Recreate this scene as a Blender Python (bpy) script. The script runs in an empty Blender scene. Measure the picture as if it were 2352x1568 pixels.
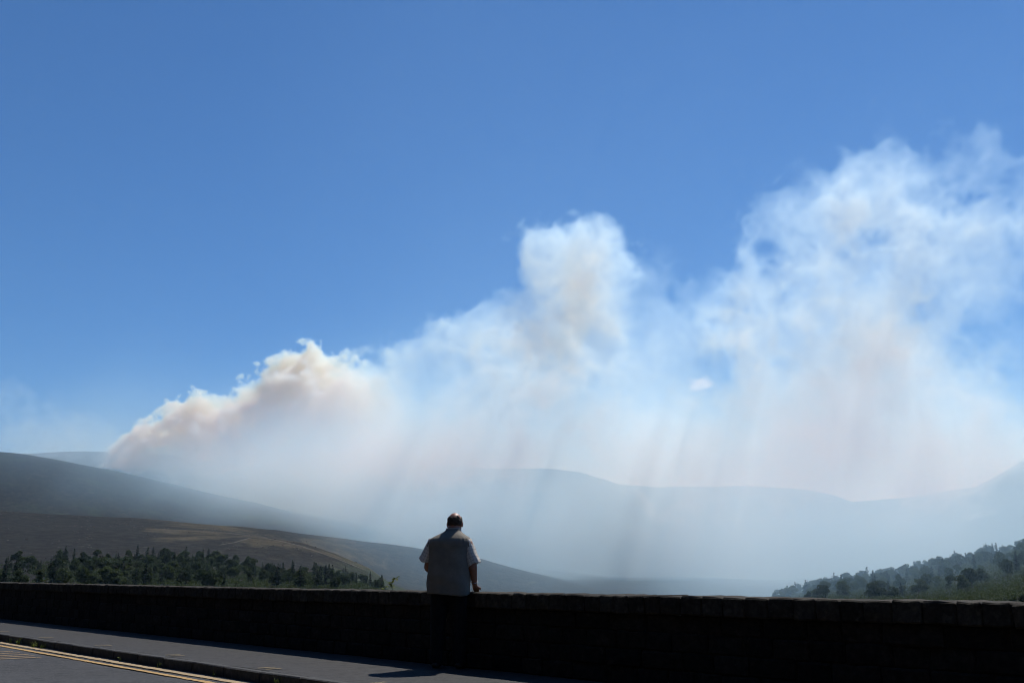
import bpy, bmesh, math, random
import numpy as np
from mathutils import Vector

random.seed(7)
scene = bpy.context.scene
col = scene.collection

# ------------------------------------------------------------------ camera
EYE = 1.02                       # metres above the pavement
F = 2287.0                       # focal length in units of a 2352-wide picture
PITCH = math.atan((1330.0 - 784.0) / F)
cam = bpy.data.cameras.new('camera')
cam.sensor_width = 36.0
cam.lens = 36.0 * F / 2352.0
cam.clip_start = 0.1
cam.clip_end = 60000
camo = bpy.data.objects.new('camera', cam)
camo.location = (0, 0, EYE)
camo.rotation_euler = (math.pi / 2 + PITCH, 0, 0)
col.objects.link(camo)
scene.camera = camo

# ------------------------------------------------------------------ light
SUN_AZ, SUN_EL = math.radians(32), math.radians(55)      # front right, high
world = bpy.data.worlds.new('World')
scene.world = world
world.use_nodes = True
wn = world.node_tree
sky = wn.nodes.new('ShaderNodeTexSky')
sky.sky_type = 'NISHITA'
sky.sun_disc = False
sky.sun_elevation = SUN_EL
sky.sun_rotation = SUN_AZ
sky.dust_density = 0.0
sky.ozone_density = 10.0
sky.air_density = 1.0
sky.altitude = 300
hsv = wn.nodes.new('ShaderNodeHueSaturation')
hsv.inputs['Saturation'].default_value = 1.08
wn.links.new(sky.outputs[0], hsv.inputs['Color'])
wn.links.new(hsv.outputs[0], wn.nodes['Background'].inputs[0])
wn.nodes['Background'].inputs[1].default_value = 0.098

sun = bpy.data.lights.new('sun', 'SUN')
sun.energy = 5.0
sun.angle = math.radians(0.53)
sun.color = (1.0, 0.97, 0.92)
suno = bpy.data.objects.new('sun', sun)
SD = Vector((math.sin(SUN_AZ) * math.cos(SUN_EL), math.cos(SUN_AZ) * math.cos(SUN_EL), math.sin(SUN_EL)))
suno.rotation_euler = SD.to_track_quat('Z', 'Y').to_euler()
suno.location = (0, 0, 30)
col.objects.link(suno)

scene.view_settings.view_transform = 'Standard'
scene.view_settings.look = 'None'
scene.view_settings.exposure = 0.0
scene.view_settings.gamma = 1.0
scene.cycles.use_denoising = True
scene.cycles.use_adaptive_sampling = True
scene.cycles.adaptive_threshold = 0.03
scene.cycles.adaptive_min_samples = 16
scene.cycles.max_bounces = 12
scene.cycles.diffuse_bounces = 2
scene.cycles.glossy_bounces = 2
scene.cycles.volume_bounces = 10
scene.cycles.use_light_tree = False
scene.cycles.transparent_max_bounces = 8
scene.cycles.volume_step_rate = 5.0
scene.cycles.pixel_filter_type = 'BLACKMAN_HARRIS'
scene.cycles.filter_width = 1.1
scene.cycles.volume_max_steps = 512
scene.cycles.sample_clamp_indirect = 4.0

# ------------------------------------------------------------------ helpers
def ray(px, py):
    """Direction of a picture point (2352-wide units) in the world."""
    cx, cy = (px - 1176.0) / F, (784.0 - py) / F
    c, s = math.cos(PITCH), math.sin(PITCH)
    return cx, c - cy * s, s + cy * c

def azel(px, py):
    x, y, z = ray(px, py)
    return math.atan2(x, y), z / math.hypot(x, y)

def on_plane(px, py, z):
    x, y, d = ray(px, py)
    t = (z - EYE) / d
    return x * t, y * t

def project(X, Y, Z):
    """World points to picture points (numpy)."""
    c, s = math.cos(PITCH), math.sin(PITCH)
    Z = Z - EYE
    d = Y * c + Z * s
    return 1176.0 + F * X / d, 784.0 - F * (Z * c - Y * s) / d

def tag(o, label=None, cat=None, group=None, kind=None):
    if label: o['label'] = label
    if cat: o['category'] = cat
    if group: o['group'] = group
    if kind: o['kind'] = kind
    return o

def link(name, data, parent=None):
    o = bpy.data.objects.new(name, data)
    col.objects.link(o)
    if parent is not None:
        o.parent = parent
    return o

def empty(name, loc=(0, 0, 0), rz=0.0):
    o = link(name, None)
    o.location = loc
    o.rotation_euler = (0, 0, rz)
    o.empty_display_size = 0.2
    return o

def np_mesh(name, verts, faces, mat=None, smooth=True):
    me = bpy.data.meshes.new(name)
    verts = np.asarray(verts, dtype=np.float32)
    faces = np.asarray(faces, dtype=np.int32)
    k = faces.shape[1]
    me.vertices.add(len(verts))
    me.vertices.foreach_set('co', verts.ravel())
    me.loops.add(faces.size)
    me.loops.foreach_set('vertex_index', faces.ravel())
    me.polygons.add(len(faces))
    me.polygons.foreach_set('loop_start', np.arange(0, faces.size, k, dtype=np.int32))
    me.polygons.foreach_set('use_smooth', np.full(len(faces), smooth, dtype=bool))
    me.update(calc_edges=True)
    if mat: me.materials.append(mat)
    return me

def N(nt, kind, **kw):
    n = nt.nodes.new(kind)
    for k, v in kw.items():
        setattr(n, k, v)
    return n

def new_mat(name):
    m = bpy.data.materials.new(name)
    m.use_nodes = True
    nt = m.node_tree
    return m, nt, nt.nodes['Principled BSDF']

def ramp(nt, stops, fac=None):
    r = N(nt, 'ShaderNodeValToRGB')
    e = r.color_ramp.elements
    while len(e) < len(stops): e.new(0.5)
    for i, (p, c) in enumerate(stops):
        e[i].position = p
        e[i].color = (*c, 1)
    if fac is not None: nt.links.new(fac, r.inputs['Fac'])
    return r

def noise_node(nt, scale, detail=4, rough=0.55, vec=None, dist=0.0):
    n = N(nt, 'ShaderNodeTexNoise')
    n.inputs['Scale'].default_value = scale
    n.inputs['Detail'].default_value = detail
    n.inputs['Roughness'].default_value = rough
    n.inputs['Distortion'].default_value = dist
    if vec is not None: nt.links.new(vec, n.inputs['Vector'])
    return n

def surf(name, stops, scale=8.0, detail=5, rough=0.85, bump=0.3, bscale=None, bdist=0.01, spec=0.3, coord='Object', stretch=(1, 1, 1)):
    """General procedural surface: noise coloured by a ramp, plus fine relief."""
    m, nt, b = new_mat(name)
    tc = N(nt, 'ShaderNodeTexCoord')
    mp = N(nt, 'ShaderNodeMapping')
    mp.inputs['Scale'].default_value = stretch
    nt.links.new(tc.outputs[coord], mp.inputs['Vector'])
    n = noise_node(nt, scale, detail, 0.6, mp.outputs[0])
    r = ramp(nt, stops, n.outputs['Fac'])
    nt.links.new(r.outputs['Color'], b.inputs['Base Color'])
    b.inputs['Roughness'].default_value = rough
    b.inputs['Specular IOR Level'].default_value = spec
    if bump:
        n2 = noise_node(nt, bscale or scale * 4, 6, 0.65, mp.outputs[0])
        bp = N(nt, 'ShaderNodeBump')
        bp.inputs['Strength'].default_value = bump
        bp.inputs['Distance'].default_value = bdist
        nt.links.new(n2.outputs['Fac'], bp.inputs['Height'])
        nt.links.new(bp.outputs[0], b.inputs['Normal'])
    return m

# lattice noise on arbitrary 2-D points (numpy)
def vnoise(x, y, seed):
    rs = np.random.RandomState(seed)
    tab = rs.rand(256, 256).astype(np.float32) * 2 - 1
    xi, yi = np.floor(x).astype(int), np.floor(y).astype(int)
    fx, fy = x - xi, y - yi
    fx = fx * fx * fx * (fx * (fx * 6 - 15) + 10)
    fy = fy * fy * fy * (fy * (fy * 6 - 15) + 10)
    a = tab[xi & 255, yi & 255]; b = tab[(xi + 1) & 255, yi & 255]
    c = tab[xi & 255, (yi + 1) & 255]; d = tab[(xi + 1) & 255, (yi + 1) & 255]
    return (a * (1 - fx) + b * fx) * (1 - fy) + (c * (1 - fx) + d * fx) * fy

def fbm2(x, y, wl, octaves, seed, gain=0.5):
    v, a, t = 0.0, 1.0, 0.0
    for i in range(octaves):
        v = v + a * vnoise(x / wl, y / wl, seed + i)
        t += a; a *= gain; wl /= 2.03
    return v / t

def sstep(a, b, x):
    t = np.clip((x - a) / (b - a), 0, 1)
    return t * t * (3 - 2 * t)

# ------------------------------------------------------------------ terrain
WALL_A = math.radians(40.96)                       # the road, kerb and wall run this far left of the view axis
U = np.array([-math.sin(WALL_A), math.cos(WALL_A)])     # along the wall, away from the viewer
NV = np.array([math.cos(WALL_A), math.sin(WALL_A)])     # across, from the road to the valley
WALL_N = 7.72                                      # near face of the wall
WALL_T = 0.42
WALL_H = 0.885

def line(pts):
    a = np.array([azel(x, y) for x, y in pts])
    return a[:, 0], a[:, 1]

RIDGES = [   # distance, picture points of the skyline that stands there
    (430, [(-400, 1340), (0, 1350), (900, 1364), (1200, 1395), (1800, 1402), (2120, 1392), (2290, 1374), (2352, 1364), (2800, 1330)]),
    (850, [(-400, 1255), (0, 1268), (300, 1276), (574, 1292), (770, 1325), (906, 1362), (1000, 1388), (1500, 1404), (1740, 1388), (1850, 1362), (1930, 1342), (2080, 1322), (2150, 1306), (2230, 1290), (2352, 1264), (2800, 1180)]),
    (1150, [(-400, 1205), (0, 1214), (300, 1218), (450, 1221), (574, 1229), (691, 1246), (770, 1270), (848, 1303), (906, 1345), (1000, 1388), (1500, 1402), (1900, 1380), (2352, 1330), (2800, 1260)]),
    (1300, [(-400, 1192), (0, 1198), (300, 1206), (480, 1216), (574, 1232), (691, 1256), (800, 1295), (906, 1340), (1000, 1375), (1500, 1398), (1900, 1380), (2352, 1340), (2800, 1280)]),
    (1520, [(-400, 1170), (0, 1177), (161, 1183), (322, 1191), (484, 1205), (632, 1219), (789, 1239), (906, 1252), (975, 1262), (1109, 1282), (1259, 1322), (1380, 1350), (1550, 1350), (1800, 1350), (2000, 1340), (2352, 1312), (2800, 1240)]),
    (1760, [(-400, 1185), (0, 1188), (322, 1200), (632, 1226), (906, 1262), (1109, 1296), (1300, 1328), (1450, 1334), (1600, 1331), (1800, 1338), (2000, 1330), (2352, 1290), (2800, 1230)]),
    (2150, [(-400, 1012), (0, 1036), (67, 1042), (129, 1052), (188, 1064), (260, 1080), (400, 1112), (600, 1156), (800, 1206), (1100, 1285), (1400, 1326), (1800, 1326), (2100, 1296), (2352, 1240), (2800, 1150)]),
    (2480, [(-400, 1040), (0, 1062), (129, 1072), (260, 1085), (400, 1115), (600, 1160), (900, 1200), (1400, 1235), (1800, 1250), (2100, 1235), (2352, 1160), (2800, 1080)]),
    (3000, [(-400, 1036), (60, 1043), (150, 1040), (190, 1040), (270, 1043), (320, 1047), (450, 1055), (650, 1066), (850, 1072), (930, 1069), (1100, 1073), (1250, 1077), (1330, 1087), (1423, 1114), (1533, 1120), (1700, 1119), (1800, 1122), (1870, 1128), (1920, 1138), (1960, 1151), (2100, 1138), (2240, 1119), (2280, 1096), (2352, 1056), (2480, 985), (2800, 940)]),
]
R_CTRL = np.array([0, 20, 130] + [r for r, _ in RIDGES] + [4200, 5500, 6500], dtype=float)

def front_height(az, r):
    """Height of the land for azimuths az and distances r (same shape) in front of the viewer."""
    cols = [np.full_like(az, -2.5), np.full_like(az, -4.0), np.full_like(az, -9.0)]
    for d, pts in RIDGES:
        a, s = line(pts)
        cols.append(EYE + d * np.interp(az, a, s))
    cols.append(cols[-1] * 0.55); cols.append(cols[-2] * 0.3); cols.append(np.full_like(az, 0.0))
    zc = np.stack(cols, -1)
    m = np.zeros_like(zc)
    d = np.diff(zc, axis=-1) / np.diff(R_CTRL)
    p = d[..., :-1] * d[..., 1:]
    m[..., 1:-1] = np.where(p > 0, 2 * p / np.where(np.abs(d[..., :-1] + d[..., 1:]) < 1e-9, 1, d[..., :-1] + d[..., 1:]), 0)
    m[..., 0], m[..., -1] = d[..., 0], d[..., -1]
    k = np.clip(np.searchsorted(R_CTRL, r, side='right') - 1, 0, len(R_CTRL) - 2)
    h = R_CTRL[k + 1] - R_CTRL[k]
    t = (r - R_CTRL[k]) / h
    tk = lambda arr, i: np.take_along_axis(arr, i[..., None], -1)[..., 0]
    z0, z1, m0, m1 = tk(zc, k), tk(zc, k + 1), tk(m, k), tk(m, k + 1)
    return ((2 * t**3 - 3 * t**2 + 1) * z0 + (t**3 - 2 * t**2 + t) * h * m0
            + (-2 * t**3 + 3 * t**2) * z1 + (t**3 - t**2) * h * m1)

def land(X, Y):
    X, Y = np.asarray(X, float), np.asarray(Y, float)
    r = np.hypot(X, Y); az = np.arctan2(X, Y)
    zf = front_height(np.clip(az, -0.75, 0.75), r)
    amp = np.clip((r - 60) / 900, 0, 1) * (0.0028 * np.clip(r, 0, 3000))
    zf = zf + amp * (fbm2(X, Y, 260, 5, 11, 0.55) - 0.15 * np.abs(fbm2(X, Y, 90, 3, 31)))
    n = X * NV[0] + Y * NV[1]
    # unseen steep bank added behind the road to shade the wall and man
    back = -0.30 + 1.45 * np.clip(-n - 5.5, 0, 38) + 0.35 * np.clip(-n - 43.5, 0, 700)
    back = back + np.clip((-n - 8) / 30, 0, 1) * 2.2 * fbm2(X, Y, 24, 4, 51)
    near = np.where(n > WALL_N + 0.25, -1.6 - 0.25 * np.clip(n - WALL_N, 0, 12), -0.30)
    w = sstep(20, 60, n)
    z = np.where(n < 0, back, near * (1 - w) + zf * w)
    return z

def terrain_mesh():
    az = np.concatenate([np.radians(np.arange(-180, -46, 2.0)), np.radians(np.arange(-46, 46, 0.08)), np.radians(np.arange(46, 180.1, 2.0))])
    r = np.concatenate([[1.5, 4, 6, 7, 8, 8.6, 9.5], np.arange(11, 60, 3.0), np.geomspace(62, 420, 26), np.arange(432, 3100, 21.0), np.geomspace(3150, 6400, 12)])
    A, R = np.meshgrid(az, r, indexing='ij')
    X, Y = R * np.sin(A), R * np.cos(A)
    Z = land(X, Y)
    na, nr = A.shape
    V = np.stack([X, Y, Z], -1).reshape(-1, 3)
    idx = np.arange(na * nr).reshape(na, nr)
    q = np.stack([idx[:-1, :-1], idx[:-1, 1:], idx[1:, 1:], idx[1:, :-1]], -1)
    return V, q, r, A, R

def land_material():
    m, nt, b = new_mat('moorland')
    geo = N(nt, 'ShaderNodeNewGeometry')
    vec = geo.outputs['Position']
    cov = N(nt, 'ShaderNodeAttribute', attribute_name='cover')
    sep = N(nt, 'ShaderNodeSeparateColor')
    nt.links.new(cov.outputs['Color'], sep.inputs[0])
    fine = noise_node(nt, 0.09, 8, 0.72, vec)
    broad = noise_node(nt, 0.011, 6, 0.62, vec, 0.6)
    heath = ramp(nt, [(0.36, (0.005, 0.005, 0.005)), (0.5, (0.014, 0.0135, 0.011)), (0.62, (0.029, 0.026, 0.020)), (0.72, (0.065, 0.057, 0.045))], fine.outputs['Fac'])
    grass = ramp(nt, [(0.35, (0.014, 0.024, 0.011)), (0.55, (0.032, 0.046, 0.019)), (0.72, (0.058, 0.068, 0.03))], fine.outputs['Fac'])
    straw = ramp(nt, [(0.35, (0.036, 0.029, 0.018)), (0.55, (0.066, 0.054, 0.033)), (0.72, (0.10, 0.083, 0.052))], fine.outputs['Fac'])
    def mask(src, spread, lo, hi):
        a = N(nt, 'ShaderNodeMath', operation='MULTIPLY_ADD')
        nt.links.new(broad.outputs['Fac'], a.inputs[0]); a.inputs[1].default_value = spread
        nt.links.new(src, a.inputs[2])
        r = N(nt, 'ShaderNodeMapRange', interpolation_type='SMOOTHSTEP')
        nt.links.new(a.outputs[0], r.inputs['Value'])
        r.inputs['From Min'].default_value = lo; r.inputs['From Max'].default_value = hi
        return r.outputs['Result']
    m1 = N(nt, 'ShaderNodeMix', data_type='RGBA')
    nt.links.new(mask(sep.outputs['Green'], 1.6, 1.1, 1.5), m1.inputs['Factor'])
    nt.links.new(heath.outputs[0], m1.inputs[6]); nt.links.new(grass.outputs[0], m1.inputs[7])
    m2 = N(nt, 'ShaderNodeMix', data_type='RGBA')
    nt.links.new(mask(sep.outputs['Red'], 1.8, 1.15, 1.45), m2.inputs['Factor'])
    nt.links.new(m1.outputs[2], m2.inputs[6]); nt.links.new(straw.outputs[0], m2.inputs[7])
    nt.links.new(m2.outputs[2], b.inputs['Base Color'])
    b.inputs['Roughness'].default_value = 0.95
    b.inputs['Specular IOR Level'].default_value = 0.09
    bp = N(nt, 'ShaderNodeBump')
    bp.inputs['Strength'].default_value = 0.9
    bp.inputs['Distance'].default_value = 4.0
    nt.links.new(fine.outputs['Fac'], bp.inputs['Height'])
    nt.links.new(bp.outputs[0], b.inputs['Normal'])
    return m

MOOR = land_material()
V, Q, RR, AA, RG = terrain_mesh()
PX, PY = project(V[:, 0], np.maximum(V[:, 1], 1.0), V[:, 2])
# what grows where (the land's own colours): red = bleached grass, green = pasture
rv = RG.ravel()
straw_c = np.zeros(len(V)); grass_c = np.full(len(V), 0.12)
near_hill = (rv > 600) & (rv < 1620) & (V[:, 1] > 0)
straw_c = np.where(near_hill, 0.40 * sstep(240, 420, PX) * (1 - sstep(760, 980, PX)) * sstep(800, 1100, rv), straw_c)
grass_c = np.where(near_hill, 0.14 + 0.40 * sstep(650, 850, PX) * (1 - sstep(1180, 1320, rv)) - 0.15 * (1 - sstep(150, 330, PX)), grass_c)
grass_c = np.where((rv <= 600) & (V[:, 1] > 0), 0.22 + 0.25 * sstep(2150, 2250, PX), grass_c)
grass_c = np.where((rv > 1620) & (V[:, 1] > 0), 0.28, grass_c)
cover = np.stack([straw_c, grass_c, np.zeros(len(V)), np.ones(len(V))], -1).astype(np.float32)

def land_piece(name, j0, j1):
    q = Q[:, j0:j1].reshape(-1, 4)
    used, inv = np.unique(q, return_inverse=True)
    me = np_mesh(name, V[used], inv.reshape(-1, 4), MOOR)
    at = me.attributes.new('cover', 'FLOAT_COLOR', 'POINT')
    at.data.foreach_set('color', cover[used].ravel())
    return tag(link(name, me), kind='structure')

def jr(d): return int(np.searchsorted(RR, d))
cuts = [0, jr(430), jr(1560), jr(2200), len(RR) - 1]
land_piece('ground', cuts[0], cuts[1])
land_piece('near_hill', cuts[1], cuts[2])
land_piece('moor_hill', cuts[2], cuts[3])
land_piece('far_hills', cuts[3], cuts[4])

# ------------------------------------------------------------------ smoke
def bspline_w(n, cells, off):
    """n x (cells+4) cubic B-spline weights."""
    x = (np.arange(n) / max(n - 1, 1)) * cells + off
    i = np.floor(x).astype(int); t = (x - i).astype(np.float32)
    W = np.zeros((n, int(math.ceil(cells)) + 6), np.float32)
    r = np.arange(n)
    W[r, i] = (1 - t)**3 / 6; W[r, i + 1] = (3 * t**3 - 6 * t**2 + 4) / 6
    W[r, i + 2] = (-3 * t**3 + 3 * t**2 + 3 * t + 1) / 6; W[r, i + 3] = t**3 / 6
    return W

def noise3(shape, size, wl, rs):
    """Smooth unit-variance noise on a grid (shape) that spans size metres, wl = wavelength per axis."""
    Ws = [bspline_w(n, s / w, rs.rand()) for n, s, w in zip(shape, size, wl)]
    L = rs.standard_normal([W.shape[1] for W in Ws]).astype(np.float32)
    a = np.tensordot(Ws[2], L, (1, 2))                  # z, x, y
    a = np.tensordot(Ws[1], a, (1, 2))                  # y, z, x
    a = np.tensordot(Ws[0], a, (1, 2))                  # x, y, z
    return a / max(float(a.std()), 1e-6)

def volume_object(name, dens, lo, hi, mat):
    """An object whose volume is the density array dens[x, y, z] between corners lo and hi."""
    nx, ny, nz = dens.shape
    me = bpy.data.meshes.new(name)
    n = nx * ny * nz
    me.vertices.add(n)
    co = np.zeros((n, 3), np.float32)
    co[:] = (np.array(lo) + np.array(hi)) / 2
    co[0] = lo; co[-1] = hi
    me.vertices.foreach_set('co', co.ravel())
    at = me.attributes.new('smoke_density', 'FLOAT', 'POINT')
    at.data.foreach_set('value', np.ascontiguousarray(dens.transpose(2, 1, 0)).astype(np.float32).ravel())
    o = link(name, me)
    g = bpy.data.node_groups.new(name, 'GeometryNodeTree')
    g.interface.new_socket('Geometry', in_out='INPUT', socket_type='NodeSocketGeometry')
    g.interface.new_socket('Geometry', in_out='OUTPUT', socket_type='NodeSocketGeometry')
    gi, go = N(g, 'NodeGroupInput'), N(g, 'NodeGroupOutput')
    pos = N(g, 'GeometryNodeInputPosition')
    ext = [max(h - l, 1e-6) for l, h in zip(lo, hi)]
    sub = N(g, 'ShaderNodeVectorMath', operation='SUBTRACT')
    g.links.new(pos.outputs[0], sub.inputs[0]); sub.inputs[1].default_value = lo
    mul = N(g, 'ShaderNodeVectorMath', operation='MULTIPLY')
    g.links.new(sub.outputs[0], mul.inputs[0])
    mul.inputs[1].default_value = ((nx - 1) / ext[0], (ny - 1) / ext[1], (nz - 1) / ext[2])
    sx = N(g, 'ShaderNodeSeparateXYZ')
    g.links.new(mul.outputs[0], sx.inputs[0])
    rnd = []
    for a in range(3):
        fi = N(g, 'FunctionNodeFloatToInt', rounding_mode='ROUND')
        g.links.new(sx.outputs[a], fi.inputs[0]); rnd.append(fi.outputs[0])
    def imath(op, a, b):
        nd = N(g, 'FunctionNodeIntegerMath', operation=op)
        for k, v in ((0, a), (1, b)):
            if isinstance(v, int): nd.inputs[k].default_value = v
            else: g.links.new(v, nd.inputs[k])
        return nd.outputs[0]
    idx = imath('ADD', rnd[0], imath('MULTIPLY', nx, imath('ADD', rnd[1], imath('MULTIPLY', ny, rnd[2]))))
    na = N(g, 'GeometryNodeInputNamedAttribute', data_type='FLOAT')
    na.inputs['Name'].default_value = 'smoke_density'
    si = N(g, 'GeometryNodeSampleIndex', data_type='FLOAT', domain='POINT')
    si.clamp = True
    g.links.new(gi.outputs[0], si.inputs['Geometry'])
    g.links.new(na.outputs[0], si.inputs['Value'])
    g.links.new(idx, si.inputs['Index'])
    vc = N(g, 'GeometryNodeVolumeCube')
    g.links.new(si.outputs[0], vc.inputs['Density'])
    vc.inputs['Min'].default_value = lo; vc.inputs['Max'].default_value = hi
    vc.inputs['Resolution X'].default_value = nx
    vc.inputs['Resolution Y'].default_value = ny
    vc.inputs['Resolution Z'].default_value = nz
    sm = N(g, 'GeometryNodeSetMaterial')
    sm.inputs['Material'].default_value = mat
    g.links.new(vc.outputs[0], sm.inputs[0])
    g.links.new(sm.outputs[0], go.inputs[0])
    me.materials.append(mat)
    md = o.modifiers.new('volume', 'NODES')
    md.node_group = g
    return o

def smoke_material(name, scatter, absorb, k, g=0.4):
    m = bpy.data.materials.new(name)
    m.use_nodes = True
    nt = m.node_tree
    nt.nodes.clear()
    out = N(nt, 'ShaderNodeOutputMaterial')
    at = N(nt, 'ShaderNodeAttribute', attribute_name='density')
    mu = N(nt, 'ShaderNodeMath', operation='MULTIPLY')
    nt.links.new(at.outputs['Fac'], mu.inputs[0]); mu.inputs[1].default_value = k
    sc = N(nt, 'ShaderNodeVolumeScatter')
    sc.inputs['Color'].default_value = (*scatter, 1)
    sc.inputs['Anisotropy'].default_value = g
    nt.links.new(mu.outputs[0], sc.inputs['Density'])
    ab = N(nt, 'ShaderNodeVolumeAbsorption')
    ab.inputs['Color'].default_value = (*absorb, 1)
    # soot is thickest in the fresh, dense smoke
    mr = N(nt, 'ShaderNodeMapRange', interpolation_type='SMOOTHSTEP')
    nt.links.new(at.outputs['Fac'], mr.inputs['Value'])
    mr.inputs['From Min'].default_value = 4.0; mr.inputs['From Max'].default_value = 26.0
    mr.inputs['To Min'].default_value = 0.12; mr.inputs['To Max'].default_value = 1.0
    mu2 = N(nt, 'ShaderNodeMath', operation='MULTIPLY')
    nt.links.new(mr.outputs[0], mu2.inputs[0]); nt.links.new(mu.outputs[0], mu2.inputs[1])
    nt.links.new(mu2.outputs[0], ab.inputs['Density'])
    ad = N(nt, 'ShaderNodeAddShader')
    nt.links.new(sc.outputs[0], ad.inputs[0]); nt.links.new(ab.outputs[0], ad.inputs[1])
    nt.links.new(ad.outputs[0], out.inputs['Volume'])
    return m

SMOKE = smoke_material('moor_fire_smoke', (0.60, 0.82, 1.0), (0.975, 0.945, 0.86), 0.001)

PLUME_Y = 2450.0
def at_plume(px, py, dist=PLUME_Y):
    x, y, z = ray(px, py)
    return x / y * dist, EYE + z / y * dist

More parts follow.
